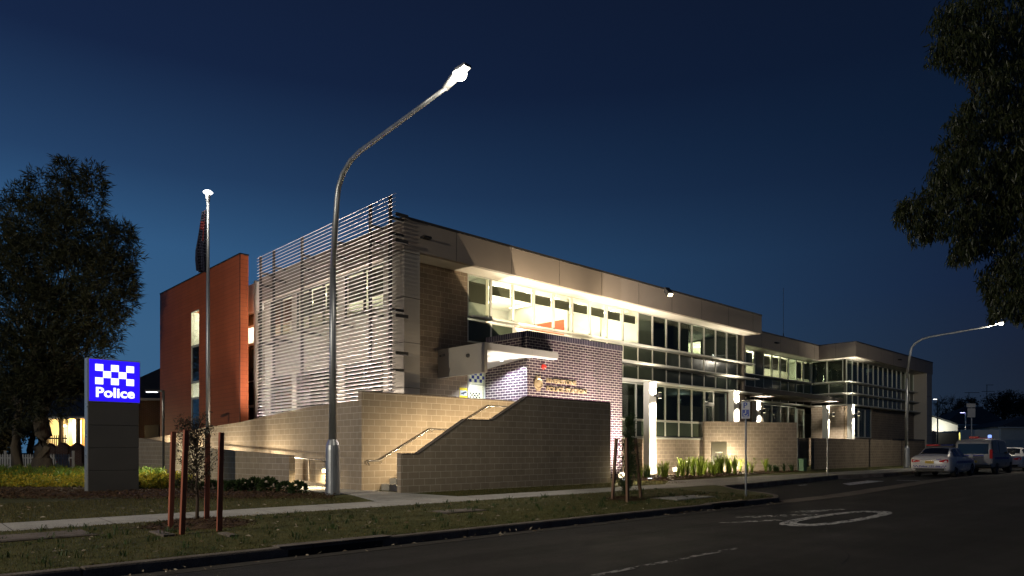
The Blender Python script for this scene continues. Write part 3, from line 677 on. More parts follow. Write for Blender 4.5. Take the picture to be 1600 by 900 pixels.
for x, y in ((17.95,20.6), (18.35,20.0), (18.45,19.4)):
    b = MB(); z = 4.84-(y-18.9)*.108; b.lathe((x,y,z-.012), [(.07,0), (.07,.012)], 14); part(b, 'downlight', 'coolglow')
    spot('canopy_light', (x,y,z-.03), (x+.45,y+.1,2), 480, (.74,.84,1), 110, .5, .05, st)
# red strobe, crest and lettering on the brick
p = at(850, 573, Y=19.1); c = MB(); c.lathe((p.x,19.149,p.z), [(.10,0), (.10,.03), (.09,.07), (.06,.13), (.001,.15)], 16, (0,-1,0)); part(c, 'strobe_light', mat('strobe', (.6,.03,.02), .2, amt=0, emit=(1,.05,.03), estr=.35), smooth=True)
p = at(842, 599, Y=19.1); c = MB()
c.lathe((p.x,19.149,p.z), [(.23,0), (.23,.03), (.19,.045), (.17,.03), (.001,.034)], 28, (0,-1,0)); c.lathe((p.x,19.12,p.z), [(.10,0), (.09,.02), (.001,.025)], 16, (0,-1,0))
c.box(p.x-.10, p.x+.10, 19.11, 19.148, p.z-.30, p.z-.22); c.prism([(p.x-.09,19.11,p.z+.2), (p.x+.09,19.11,p.z+.2), (p.x+.11,19.11,p.z+.31), (p.x,19.11,p.z+.26), (p.x-.11,19.11,p.z+.31)], (0,.037,0))
for a in range(12): 
    q = Vector((p.x+.205*math.cos(a*R(30)), 19.105, p.z+.205*math.sin(a*R(30)))); c.cbox(q, .035, .02, .035)
part(c, 'crest', 'gold')
x0 = xat(853.5, 19.13)
text('lettering', 'RIVERSTONE', .235, M['gold'], st, (x0,19.125,3.92), (1,0,0), (0,0,1), .04, width=1.78, bold=.004)
text('lettering', 'POLICE STATION', .235, M['gold'], st, (x0,19.125,3.60), (1,0,0), (0,0,1), .04, width=2.40, bold=.004)
# floodlight on the fascia and cameras
def fixture(mb, c, d, w_, l_): c = Vector(c); mb.obox(c, c+Vector(d).normalized()*l_, w_, w_)
p = at(1040, 455, Y=Y1); c = MB(); c.obox((p.x,Y1-.02,p.z+.1), (p.x-.12,Y1-.36,p.z-.26), .30, .22); c.box(p.x-.05, p.x+.05, Y1-.15, Y1-.002, p.z+.0, p.z+.12); part(c, 'floodlight', 'darkgrey')
c = MB(); c.obox((p.x-.122,Y1-.363,p.z-.265), (p.x-.128,Y1-.378,p.z-.281), .24, .17); part(c, 'floodlight_lens', 'warmglow')
spot('floodlight_beam', (p.x-.14,Y1-.42,p.z-.33), (20.6,18.3,4.4), 5000, (1,.87,.78), 30, .9, .1, st)
p = at(664, 373, Y=Y1); c = MB(); c.box(p.x-.22, p.x+.12, Y1-.25, Y1-.002, p.z-.03, p.z+.04); part(c, 'eave_light', 'black')
p = at(1212, 536, Y=YB); c = MB(); c.box(p.x-.2, p.x+.2, YB-.2, YB-.002, p.z-.04, p.z+.04); part(c, 'eave_light', 'black')
p = at(1404, 562, Y=Y1); c = MB(); c.box(p.x-.2, p.x+.2, Y1-.2, Y1-.002, p.z-.04, p.z+.04); part(c, 'eave_light', 'black')
# uplights on top of the brick volume washing soffit and fascia
for x, tilt, pw in ((19.45,.62,420), (20.35,1.15,1000), (22.4,.8,700), (24.4,1.5,1300)):
    c = MB(); c.cbox((x,19.6,5.91), .22, .16, .09); part(c, 'uplight', 'darkgrey')
    spot('uplight_beam', (x,19.55,5.98), (x+tilt,19.85,6.98), pw, (1,.80,.54), 140 if tilt < 1 else 130, .03 if x < 21 else 1, .02, st)
# lit columns with up-and-down lights
def column(cx, cy, wd, z1, pw, col=NEUT, side=0):
    b = MB(); b.box(cx-wd/2, cx+wd/2, cy-.18, cy+.18, 0, z1); o = part(b, 'column', 'white', bevel=.015)
    zl = 4.0; f = Vector((cx+.10, cy-.18, zl))
    c = MB(); c.box(f.x-.04, f.x+.04, f.y-.30, f.y-.002, zl-.05, zl+.05); c.lathe((f.x,f.y-.36,zl-.14), [(.095,0), (.095,.28)], 12); part(c, 'wall_light', 'darkgrey')
    c = MB(); c.lathe((f.x,f.y-.36,zl-.148), [(.08,0), (.08,.006)], 12); part(c, 'lens', 'warmglow'); c = MB(); c.lathe((f.x,f.y-.36,zl+.142), [(.08,0), (.08,.006)], 12); part(c, 'lens', 'warmglow')
    spot('column_downlight', (f.x,f.y-.36,zl-.2), (f.x,f.y-.05,zl-2.4), pw*4.5, col, 130, 1, .04, st)
    spot('column_uplight', (f.x,f.y-.36,zl+.2), (f.x,f.y-.26,zl+2.2), pw*(3 if cx < 30 else 6), col, 95, .9, .04, st)
    spot('column_toplight', (f.x,f.y-.36,zl+.2), (f.x,f.y+.0,zl+.4), pw*1.5, col, 140, .9, .04, st)
column(29.5, 20.98, .62, 4.69, 130, (1,.84,.62)); column(37.9, 20.98, .62, 4.69, 150, (1,.88,.68)); column(46.4, 23.95, .6, 4.69, 150, (1,.88,.68))
column(54.9, 22.6, .5, 4.69, 170, NEUT); column(55.6, 21.0, .5, 4.69, 150, NEUT)
c = MB(); p = at(1191, 644, Y=Y4-.1); c.cbox((p.x,Y4-.12,p.z), .25, .22, .25); part(c, 'wall_light', 'darkgrey')
spot('wall_downlight', (p.x,Y4-.2,p.z-.2), (p.x,Y4,p.z-2), 40, NEUT, 120, .6, .05, st)
# roof mast
p = at(1224, 500, d=62); c = MB(); c.tube([(p.x,p.y,9.3), (p.x,p.y,11.6)], .05, 6); c.tube([(p.x,p.y,11.6), (p.x,p.y,at(1224,450,d=62).z)], .018, 5); part(c, 'roof_mast', 'darkgrey')

# red clad wing with its slot window, link beside it
XR = 13.2; ya, yb = yat(375,XR), yat(250,XR); zt = at(375,397,X=XR).z
ws0, ws1 = yat(311,XR), yat(298,XR); z4 = at(305,485,X=XR).z
b = MB()
b.box(XR, XR+.4, ya, ws0, 0, zt); b.box(XR, XR+.4, ws1, yb, 0, zt); b.box(XR+.001, XR+.4, ws0, ws1, z4, zt); b.box(XR+.001, XR+.4, ws0, ws1, 0, .9)
b.box(XR+.4, 26, yb-.4, yb, 0, zt-.01)
part(b, 'red_wall', 'redclad')
b = MB(); b.box(XR-.02, XR+.42, ya-.02, yb+.02, zt+.002, zt+.06); b.box(XR-.02, XR+.012, ya-.012, ya-.001, 0, zt); part(b, 'capping', 'black')
zz = [z4, at(305,540,X=XR).z, at(305,597,X=XR).z, at(305,622,X=XR).z, .9]
for i, (zh, zl) in enumerate(zip(zz, zz[1:])):
    window((XR+.02,ws1), (XR+.02,ws0), zl+.005, zh-.005, pane='glass' if i in (0,2) else 'carglass', fr=.05, inward=(1,0))
pieces('reveal', M['white'], st, [(XR+.13,XR+.42,ws0+.001,ws0+.02,.9,z4), (XR+.13,XR+.42,ws1-.02,ws1-.001,.9,z4)])
b = MB(); b.box(15.4, 15.5, ws0-1, ws1+1, 5.0, 9.2); b.box(XR+.45, 15.5, ws0-1, ws0-.9, .9, 9.2); b.box(XR+.45, 15.5, ws1+.9, ws1+1, .9, 9.2); b.box(15.4, 15.5, ws0-1, ws1+1, .9, 5); part(b, 'stairwell_wall', 'interior')
point('stairwell_light', (14.5,(ws0+ws1)/2,8.2), 200, (1,.97,.75), .2, st); point('stairwell_light', (14.5,(ws0+ws1)/2,3.6), 120, (1,.97,.75), .2, st)
b = MB(); b.box(14.2, 14.4, 32.62, 36, 8.0, 9.35); b.box(14.2, 26, 36, 36.2, 0, 9.3); part(b, 'link_parapet', 'white')
window((14.25,35.9), (14.25,32.65), 6.45, 7.3, inward=(1,0)); window((14.25,35.9), (14.25,32.65), 7.32, 7.98, pane='spandrel', inward=(1,0)); window((14.25,35.9), (14.25,32.65), 3.4, 6.43, pane='spandrel', inward=(1,0), transom=4.6); window((14.25,35.9), (14.25,32.65), .4, 3.38, pane='spandrel', inward=(1,0))
b = MB(); b.box(15.9, 16, 32.6, 36, 5.3, 8); b.box(14.4, 26, 32.62, 36, 9.0, 9.1); part(b, 'link_wall', 'interior')
area('link_light', (15.1,34.2,6.5), (15.3,34.2,9), 300, (1,.97,.8), 1, 1, st)

# ------------------------------------------------------------------ louvre screen
XS = 13.45; s0, s1 = yat(613, XS), yat(401.5, XS); zs = at(613, 301, X=XS).z
sc = thing('louvre_screen', 'tall screen of silver horizontal louvres on the station side wall', 'screen', (XS,s0,0))
m = MB(); z = zs-.02; n = 0
while z > 1.7:
    m.prism([(XS,s0,z-.045), (XS+.012,s0,z-.052), (XS+.145,s0,z+.033), (XS+.138,s0,z+.043)], (0,s1-s0,0)); z -= .1385
m.build('louvre_blades', M['slat'], sc)
for px in (607.5, 576.5, 519, 470, 426, 405.5):
    y = yat(px, XS+.1); c = MB(); c.box(XS+.12, XS+.2, y-.06, y+.06, 1.55, zs+.03); c.build('post', M['darkpost'], sc)
    pieces('bracket', M['darkpost'], sc, [(XS+.2, XL, y-.05, y+.05, z, z+.10) for z in (4.0, 6.1, 8.75, 9.3)])
pieces('bracket', M['darkpost'], sc, [(XS+.2, XC, s0+.05, s0+.11, z, z+.12) for z in (4.55, 5.85, 8.45, 9.35)])
for i, y in enumerate((20.9, 22.6, 24.6, 26.8, 29.0, 31.0)):
    u = thing('screen_uplight', 'small uplight at the foot of the louvre screen', 'light', (12.55,y,.9), 'uplights below the louvre screen')
    c = MB(); c.cbox((12.55,y,.98), .2, .2, .18); c.build('housing', M['darkgrey'], u)
    c = MB(); c.box(12.47, 12.63, y-.08, y+.08, 1.072, 1.08); c.build('lens', M['warmglow'], u)
    spot('beam', (12.55,y,1.15), (13.45,y,4.6), (3000,3400,2000,3000,2100,2700)[i], (1,.87,.80), 72, 1, .05, u)
    spot('wall_beam', (13.95,y,1.55), (14.1,y,5), 1100, (1,.88,.72), 110, .9, .05, u)

#==FORECOURT==
# ------------------------------------------------------------------ stair, ramp and their block walls
sw = thing('stair_wall', 'dark stepped block wall on the street side of the entry stair', 'wall', (11.55,16.9,0))
prof = [(11.55,1.12), (12.17,1.12), (13.99,2.19), (15.12,2.20), (16.7,3.05), (21.2,3.05)]
b = MB(); b.prism([(x,16.9,z) for x, z in prof] + [(21.2,16.9,-.1), (11.55,16.9,-.1)], (0,.2,0)); b.build('blockwork', M['block'], sw)
b = MB()
for (xa, za), (xb, zb) in zip(prof, prof[1:]): b.prism([(xa,16.89,za+.002), (xb,16.89,zb+.002), (xb,16.89,zb+.035), (xa,16.89,za+.035)], (0,.22,0))
b.build('coping', M['kerb'], sw)
lw = thing('landing_wall', 'tall block wall lit warm beside the entry stair, with its handrail', 'wall', (11.55,18.7,0))
b = MB(); b.box(11.34, 18.45, 18.7, 18.9, -.1, 3.04); b.build('blockwork', M['block'], lw)
b = MB(); b.box(11.33, 18.46, 18.69, 18.91, 3.042, 3.065); b.build('coping', M['kerb'], lw)
hr = thing('stair_handrail', 'steel handrail sloping up the lit wall of the entry stair', 'handrail', (11.8,18.62,1))
yh = 18.62
pts = [at(577,727,Y=yh), at(574,722,Y=yh), at(577,720,Y=yh), at(592,720,Y=yh), at(672,671,Y=yh), at(703,671.5,Y=yh), at(763,634.5,Y=yh), at(795,636,Y=yh), (17.6,yh,at(795,636,Y=yh).z)]
c = MB(); c.tube(pts, .022, 8); c.build('rail', M['steel'], hr, smooth=True)
c = MB()
for q in (pts[3], pts[4], pts[6]): c.tube([(q[0]+.1,yh,q[2]-.01), (q[0]+.1,yh,q[2]-.08), (q[0]+.1,18.70,q[2]-.08)], .01, 6)
c.build('bracket', M['steel'], hr)
b = MB(); x, z = 12.05, 0
for i in range(6): b.box(x+.3*i, 14.0, 17.102, 18.698, .178*i-.02, .178*(i+1))
b.box(14.0, 15.3, 17.102, 18.698, 0, 1.068)
for i in range(5): b.box(15.3+.3*i, 16.9, 17.102, 18.698, 1.0, 1.068+.178*(i+1))
b.box(16.9, 18.9, 17.102, 18.698, 0, 1.95); b.box(16, 18.9, 18.902, Y2-.02, 0, 1.93)
tag(b.build('entry_stair', M['concrete']), 'two concrete flights of the entry stair between block walls', 'stair')
for i, (x, z, pw) in enumerate(((12.35,.72,14), (13.4,1.3,22), (14.7,1.72,26), (16.1,2.3,26), (17.9,2.55,18))):
    u = thing('step_light', 'recessed step light inside the dark stair wall', 'light', (x,17.1,z), 'step lights inside the stair wall')
    c = MB(); c.box(x-.12, x+.12, 17.101, 17.125, z-.06, z+.06); c.build('housing', M['darkgrey'], u)
    c = MB(); c.box(x-.09, x+.09, 17.126, 17.13, z-.03, z+.03); c.build('lens', M['warmglow'], u)
    spot('beam', (x,17.16,z), (x,18.7,z-.12), pw*5, (1,.79,.51), 150, .8, .05, u)
# ramp walls
XI = 11.36
rw = thing('upper_ramp_wall', 'long cream block wall with a sloping top running below the louvre screen', 'wall', (XI,18.9,0))
tp = [(557,627), (519,632), (480,638), (420,651), (374,661), (320,669), (258,682)]
pr = [(at(x,y,X=XI).y, at(x,y,X=XI).z) for x, y in tp]; pr[0] = (18.902, pr[0][1])
pr += [(46, pr[-1][1]-.3)]
b = MB(); b.prism([(XI,y,z) for y, z in pr] + [(XI,46,-.1), (XI,18.902,-.1)], (.2,0,0)); b.build('blockwork', M['block'], rw)
b = MB()
for (y0, z0), (y1, z1) in zip(pr, pr[1:]): b.prism([(XI-.01,y0,z0+.002), (XI-.01,y1,z1+.002), (XI-.01,y1,z1+.03), (XI-.01,y0,z0+.03)], (.22,0,0))
b.build('coping', M['block'], rw)
XO = 10.3
ow = thing('lower_ramp_wall', 'low grey block wall with a rising top in front of the ramp', 'wall', (XO,21.4,0))
tp = [(452,711.5), (400,706), (331,700), (262,692), (220,685), (175,683)]
pr = [(at(x,y,X=XO).y, at(x,y,X=XO).z) for x, y in tp]
def bow(y): return XO - .35*math.sin(min(1, max(0, (y-21.4)/9))*math.pi)*1.0
b = MB(); ys = [pr[0][0] + (pr[-1][0]-pr[0][0])*i/36 for i in range(37)]
for y0, y1 in zip(ys, ys[1:]):
    z0, z1 = interp(pr, y0), interp(pr, y1); a, c_ = bow(y0), bow(y1)
    b.add([(a,y0,-.1), (c_,y1,-.1), (c_+.2,y1,-.1), (a+.2,y0,-.1), (a,y0,z0), (c_,y1,z1), (c_+.2,y1,z1), (a+.2,y0,z0)], [(0,1,2,3),(4,7,6,5),(0,4,5,1),(2,6,7,3)] + ([(0,3,7,4)] if y0 == ys[0] else []) + ([(1,5,6,2)] if y1 == ys[-1] else []))
b.build('blockwork', M['block'], ow)
b = MB(); b.prism([(XO+.22,21.0,.012), (XO+.22,40,.75), (XO+.22,40,-.1), (XO+.22,21.0,-.1)], (XI-XO-.23,0,0)); struct(b.build('ramp', M['concrete']))
rr_ = thing('ramp_handrail', 'steel handrail and kerb rail on the ramp beside the lamp pole', 'handrail', (11.2,20.4,0))
c = MB(); c.tube([(11.2,20.45,.78), (11.2,20.38,.85), (11.2,20.45,.90), (11.2,21.5,.93), (11.2,30,1.28)], .022, 8); c.build('rail', M['steel'], rr_)
for y in (20.6, 21.8, 23.0, 25, 27):
    c = MB(); c.obox((11.2,y,.0), (11.2,y,.90+(y-20.4)*.04), .05, .03); c.build('post', M['steel'], rr_)
c = MB(); c.obox((11.12,20.6,.10), (11.12,30,.47), .03, .10); c.build('kerb_rail', M['steel'], rr_)
u = thing('ramp_light', 'small square wall light glowing at the foot of the ramp', 'light', (11.33,20.7,.6))
c = MB(); c.box(11.28, 11.358, 20.72, 21.1, .62, .70); c.build('housing', M['darkgrey'], u)
c = MB(); c.box(11.29, 11.35, 20.74, 21.08, .50, .617); c.build('lens', M['warmglow'], u)
spot('beam', (11.12,20.9,.66), (10.9,20.9,-1), 160, (1,.80,.48), 165, .8, .08, u)
for y in (24.5, 28.5, 32.5, 36.5): point('ramp_bulkhead_light', (10.75,y,.45+(y-24)*.04), 170, (1,.85,.62), .06, u)

# right boundary: diagonal wall, gate, long dark wall
DG = at(1101, 735, d=39.7); DH = at(1245, 735, d=41.6)
dw = thing('meter_wall', 'lit brown block wall behind the strappy garden, with a meter box', 'wall', (DG.x,DG.y,0))
t = Vector((DH.x-DG.x, DH.y-DG.y, 0)); nrm = Vector((t.y, -t.x, 0)).normalized()*-1
if nrm.y < 0: nrm = -nrm
ztp = at(1200, 659.5, d=40.9).z
b = MB(); b.prism([(DG.x,DG.y,-.1), (DH.x,DH.y,-.1), (DH.x,DH.y,ztp), (DG.x,DG.y,ztp)], nrm*.2); b.build('blockwork', M['splitblock'], dw)
def onwall(px, py, off=.02):
    u = (px-1101)/(1245-1101.); q = Vector((DG.x,DG.y,0)) + t*u - nrm*off; q.z = at(px, py, d=40.2).z; return q
def wallbox(mb, x0, x1, y0, y1, d0, d1):
    a, c_ = onwall(x0, y1, d0), onwall(x1, y1, d0); a2 = onwall(x0, y0, d0); mb.prism([(a.x,a.y,a.z), (c_.x,c_.y,a.z), (c_.x,c_.y,a2.z), (a.x,a.y,a2.z)], nrm*(d0-d1) if d0 > d1 else -nrm*(d1-d0))
b = MB(); wallbox(b, 1111, 1134, 691, 729, .03, .002); o = b.build('meter_box', M['meterbox'], dw)
b = MB()
for i in range(5): wallbox(b, 1117+2.2*i, 1118.5+2.2*i, 706.0, 707.6, .034, .0305)
b.build('label', M['frost'], o)
gt = thing('side_gate', 'black slatted gate between the brown wall and the long dark wall', 'gate', (42,19.2,0))
ga, gb = DH.copy(), at(1272, 733, Y=19.3); ga.z = gb.z = 0
b = MB(); b.box(ga.x, ga.x+.25, ga.y-.05, ga.y+.35, 0, 1.95); b.build('post', M['darkgrey'], gt)
b = MB(); n = 14
for i in range(n):
    q = ga.lerp(gb, (i+.5)/n) + Vector((.1,.35,0)); b.box(q.x-.03, q.x+.03, q.y-.015, q.y+.015, .12, 2.0)
b.obox(ga+Vector((.2,.37,.2)), gb+Vector((0,.37,.2)), .04, .06); b.obox(ga+Vector((.2,.37,1.9)), gb+Vector((0,.37,1.9)), .04, .06); b.obox(ga+Vector((.25,.42,1.0)), gb+Vector((0,.42,1.0)), .01, 1.6)
b.build('bars', M['black'], gt)
yw = 19.3
bw = thing('boundary_wall', 'long dark block wall along the footpath beyond the gate', 'wall', (gb.x,yw,0))
xe = xat(1445, yw)
b = MB(); b.box(gb.x, xe, yw, yw+.2, -.1, 2.02); b.build('blockwork', M['blockbrown'], bw)
b = MB(); xj = xat(1408.5, yw); b.box(xj, xj+.12, yw-.012, yw-.002, 0, 2.0); b.box(xat(1395,yw), xe-.2, yw-.05, yw+.02, 2.03, 2.14); b.build('control_joint', M['black'], bw)
ub = thing('utility_box', 'small green utility box at the foot of the brown wall by the gate', 'utility box', (DH.x-.2,DH.y-.35,0))
b = MB(); b.box(DH.x-.42, DH.x-.02, DH.y-.6, DH.y-.3, 0, .68); b.build('cabinet', M['green'], ub, bevel=.02); b = MB(); b.box(DH.x-.45, DH.x+.01, DH.y-.63, DH.y-.27, .682, .74); b.build('lid', M['green'], ub, bevel=.015)
point('gate_light', (gb.x-.9,19.75,.28), 3, (1,.85,.62), .05, gt)
# low wall and lit gable beyond the station's far end
b = MB(); b.box(74, 77.5, 21.2, 21.4, 0, 3.1); tag(b.build('side_wall', M['splitblock']), 'short brown wall at the far right end of the station', 'wall')

#==STREET==
# ------------------------------------------------------------------ street lamps
def street_lamp(x, y, label, pw, arm=5.2, glow=.2):
    o = thing('street_lamp', label, 'street lamp', (x,y,gz(y)), 'curved arm street lamps along the street')
    zb = gz(y); c = MB(); c.lathe((x,y,zb), [(.205,0), (.195,1.25), (.185,1.38), (.13,1.52), (.118,1.54)], 20); c.build('base_sleeve', M['galv'], o, smooth=False)
    c = MB(); c.tube([(x,y,zb+1.5), (x,y,zb+4.6), (x,y,zb+6.35)], [.112, .095, .082], 14)
    zt = at(708, 128, d=15.8).z
    crv = [(0,6.3)] + [(17.6-q.y, q.z-gz(17.6)) for q in (at(px_, py_, X=9.75) for px_, py_ in ((526.5,312), (529,292), (536,271), (548,251), (563,236), (600,209), (650,172), (697,137)))]
    hq = at(708, 129, X=9.75); arm = 17.6-hq.y; zt = zb+hq.z-gz(17.6)
    c.tube([(x,y-a,zb+h_) for a, h_ in crv], [.078, .076, .074, .071, .068, .065, .060, .052, .045], 12); c.build('pole', M['galv'], o, smooth=True)
    tip = Vector((x,y-arm,zt))
    c = MB(); c.prism([tip+Vector((-.07,.32,-.06)), tip+Vector((.07,.32,-.06)), tip+Vector((.14,-.25,.13)), tip+Vector((.10,-.52,.15)), tip+Vector((-.10,-.52,.15)), tip+Vector((-.14,-.25,.13))], (0,0,.07)); c.build('lantern', M['galv'], o, bevel=.02)
    c = MB(); c.lathe(tip+Vector((0,-.24,-.06)), [(.03,.02), (.10,.05), (.145,.10), (.16,.17)], 18); c.build('lens', M['lampwhite'], o, smooth=True)
    spot('lamp_light', tip+Vector((0,-.24,-.12)), tip+Vector((0,.4,-8)), pw, (1,.93,.76), 128, .9, .12, o)
    point('lamp_glow', tip+Vector((0,-.24,-.32)), pw*glow, (1,.90,.72), .12, o)
    return o
street_lamp(9.75, 17.6, 'tall galvanised street lamp curving over the forecourt at the stair', 620, glow=.24)
street_lamp(54.6, 16.8, 'far galvanised street lamp in front of the long dark wall', 1100, glow=.4)
street_lamp(-19.0, 17.6, 'unseen galvanised street lamp left of the totem, added to light the red wing and low ramp wall', 9000, glow=1.5)  # out of view; added to brighten the red wing and the low ramp wall

# totem sign
tx, ty = 5.15, 23.35; p0, p1 = at(138, 768, Y=ty), at(217, 766, Y=ty)
ts = thing('totem_sign', 'grey totem with a glowing blue chequered police sign on top', 'sign', ((p0.x+p1.x)/2,ty,0))
xa, xb = p0.x, p1.x; ztp = at(139, 559, Y=ty).z; zm = at(138, 627, Y=ty).z
b = MB()
zs_ = [0, .72, 1.62, 2.30, zm-.01]
zs_ = [0.0] + [at(138, y, Y=ty).z for y in (736, 700, 664)] + [zm-.01]
for a, c_ in zip(zs_, zs_[1:]): b.box(xa, xb, ty, ty+.34, a+.006, c_-.006)
b.build('body', M['totem'], ts, bevel=.01)
b = MB(); b.box(xa+.015, xb-.015, ty+.02, ty+.32, 0, zm); b.build('core', M['black'], ts)
b = MB(); b.box(xa-.025, xa-.002, ty-.005, ty+.345, 0, ztp+.01); b.build('edge_trim', M['totemedge'], ts)
b = MB(); b.box(xa-.0, xb+.03, ty-.02, ty+.36, zm, ztp); b.build('sign_box', M['totemedge'], ts)
b = MB(); b.box(xa+.02, xb+.01, ty-.035, ty-.0205, zm+.02, ztp-.03); o = b.build('sign_face', M['signglow'], ts)
wS = xb-xa
c = MB(); cw = wS*.153; x0 = xa+wS*.125; zc0 = zm+(ztp-zm)*.405; ch = (ztp-zm)*.155
for r_, cols in enumerate(((0,2,4), (1,3), (0,2,4))):
    for q in cols: c.box(x0+q*cw, x0+(q+1)*cw, ty-.05, ty-.036, zc0+(2-r_)*ch, zc0+(3-r_)*ch)
c.build('chequer', M['signglowwhite'], ts)
text('lettering', 'Police', .40, M['signglowwhite'], ts, (x0,ty-.043,zm+(ztp-zm)*.115), (1,0,0), (0,0,1), .014, width=wS*.765, bold=.010)
area('sign_glow', ((xa+xb)/2,ty-.12,(zm+ztp)/2), ((xa+xb)/2,ty-5,zm), 22, (.15,.12,1), 1.1, 1.1, ts)

# flagpole with limp flag
fx = at(325, 757, Z=0); fp = thing('flagpole', 'tall white flagpole with a lit cap behind the low ramp wall', 'flagpole', (fx.x,fx.y,0))
ztop = at(327, 304, d=25.2).z
c = MB(); c.tube([(fx.x,fx.y,0), (fx.x,fx.y,ztop*.5), (fx.x,fx.y,ztop)], [.085, .07, .045], 12); c.build('pole', M['galv'], fp, smooth=True)
c = MB(); c.lathe((fx.x,fx.y,ztop-.25), [(.06,0), (.075,.12), (.09,.25)], 14); c.build('collar', M['galv'], fp)
c = MB(); c.lathe((fx.x,fx.y,ztop), [(.07,0), (.10,.02), (.17,.09), (.10,.15), (.02,.17)], 16); c.build('cap_light', M['coolglow'], fp, smooth=True)
spot('cap_beam', (fx.x-.25,fx.y-.1,ztop+.05), (fx.x+.6,fx.y+.3,ztop-3), 60, (1,.95,.84), 165, .6, .15, fp)
zf0, zf1 = at(323, 327, d=25.2).z, at(323, 424, d=25.2).z
c = MB(); ncol, nrow = 15, 22; vs = []; fs = []
for i in range(nrow+1):
    s = i/nrow; wid = .22+.24*min(1, s*1.6)*(1-.25*max(0, s-.8)/.2)
    for jx in range(ncol+1):
        q = jx/ncol; a = q*4.2*math.pi+s*1.8
        r_ = RT*(-wid*q - .02) + FW*(.085*math.sin(a)*(.3+.7*s)) + RT*(.05*math.cos(a)*s)
        vs.append(Vector((fx.x,fx.y,zf0+(zf1-zf0)*s - .10*q*q*(1-s) + .05*math.sin(q*9+s*5)*s)) + r_)
for i in range(nrow):
    for jx in range(ncol):
        k0 = i*(ncol+1)+jx; c.mi = 1 if (3 < i < 7 and 3 < jx < 12) or (i < 11 and jx in (6, 7)) else 0; c.add([vs[k0], vs[k0+1], vs[k0+ncol+2], vs[k0+ncol+1]], [(0,1,2,3)])
o = tag(c.build('flag', [M['flag'], M['flagred']], smooth=True), 'limp dark blue flag with red stripes hanging from the flagpole', 'flag')
sd = o.modifiers.new('thick', 'SOLIDIFY'); sd.thickness = .006

# path light
q = at(255.5, 749.5, Z=0); pl = thing('path_light', 'dark path lamp with a lit flat head left of the red wing', 'path light', (q.x,q.y,0))
zt_ = at(255, 611, d=q.dot(FW)).z
c = MB(); c.tube([(q.x,q.y,0), (q.x,q.y,zt_)], .05, 10); c.build('pole', M['black'], pl)
lft = -RT; hd = Vector((q.x,q.y,zt_))+lft*.5
c = MB(); c.obox(Vector((q.x,q.y,zt_)), Vector((q.x,q.y,zt_))+lft*.72, .22, .07); c.build('lamp_head', M['black'], pl)
c = MB(); c.obox(hd-lft*.22+Vector((0,0,-.045)), hd+lft*.20+Vector((0,0,-.045)), .19, .012); c.build('lens', M['coolglow'], pl)
spot('beam', hd+Vector((0,0,-.08)), hd+Vector((-.5,-1.6,-4)), 1600, (1,.94,.72), 105, .7, .1, pl)

# ------------------------------------------------------------------ parking signs, wall sign
def put_sign(px, py_top, py_bot, X, Y, label, face, zpan, wpan, top):
    o = thing('parking_sign', label, 'sign', (X,Y,gz(Y)), 'parking signs on galvanised posts')
    c = MB(); c.tube([(X,Y,gz(Y)), (X,Y,top)], .03, 10); c.build('post', M['galv'], o)
    n = Vector((face[0], face[1], 0)).normalized(); s = Vector((-n.y, n.x, 0))
    def pane(mb, s0, s1, z0, z1, d0, d1):
        a = Vector((X,Y,0))+n*d0; mb.prism([a+s*s0+Vector((0,0,z0)), a+s*s1+Vector((0,0,z0)), a+s*s1+Vector((0,0,z1)), a+s*s0+Vector((0,0,z1))], n*(d1-d0))
    c = MB(); pane(c, -wpan/2, wpan/2, zpan[0], zpan[1], .032, .038); c.build('plate', M['signwhite'], o)
    return o, pane, n, s
o, pane, n, s = put_sign(1168, 628, 773, 19.6, 10.45, 'disabled parking sign on a post near the nose of the parking bay', (-1,-.35), (at(1166,654,d=21).z, at(1166,627.5,d=21).z), .25, at(1166,627,d=21).z+.02)
z0, z1 = at(1166,654,d=21).z, at(1166,627.5,d=21).z
c = MB(); pane(c, -.10, .10, z0+.06, z0+.27, .039, .041); c.build('blue_field', M['signblue'], o)
c = MB()                                    # wheelchair figure built of small bars
for a in range(10):
    t0 = R(150+21*a); pane(c, .0+.055*math.cos(t0)-.010, .055*math.cos(t0)+.010, z0+.135+.055*math.sin(t0)-.010, z0+.135+.055*math.sin(t0)+.010, .0415, .043)
pane(c, -.012, .010, z0+.15, z0+.22, .0415, .043); pane(c, -.014, .014, z0+.225, z0+.253, .0415, .043); pane(c, -.05, .0, z0+.145, z0+.162, .0415, .043); pane(c, -.062, -.045, z0+.085, z0+.15, .0415, .043)
c.build('wheelchair_symbol', M['signwhite'], o)
text('lettering', 'P', .24, M['signblue'], o, Vector((19.6,10.45,z0+.32))+n*.041 - s*.075, s, (0,0,1), .004, bold=.006)
c = MB(); pane(c, -.09, .09, z0+.015, z0+.03, .0385, .0405); c.build('arrow', M['signblue'], o)
q = at(1293, 745, Z=-.08)
o, pane, n, s = put_sign(1292, 640, 744, q.x, q.y, 'parking sign seen dark against the station, by the long dark wall', (.55,-.83), (at(1286,657,d=q.dot(FW)).z, at(1286,640,d=q.dot(FW)).z), .42, at(1286,640,d=q.dot(FW)).z+.03)
c = MB(); z0, z1 = at(1286,657,d=q.dot(FW)).z, at(1286,640,d=q.dot(FW)).z; pane(c, -.19, .19, z0+.03, z1-.03, .039, .041); c.build('blue_field', M['signblue'], o)
p0, p1 = at(718, 623, Y=Y2), at(730, 606.5, Y=Y2)
o = thing('camera_sign', 'yellow and white surveillance camera sign on the block wall by the entry', 'sign', (p0.x,Y2-.02,p0.z))
c = MB(); c.box(p0.x, p1.x, Y2-.012, Y2-.002, p0.z, p1.z); c.build('plate', M['yellow'], o)
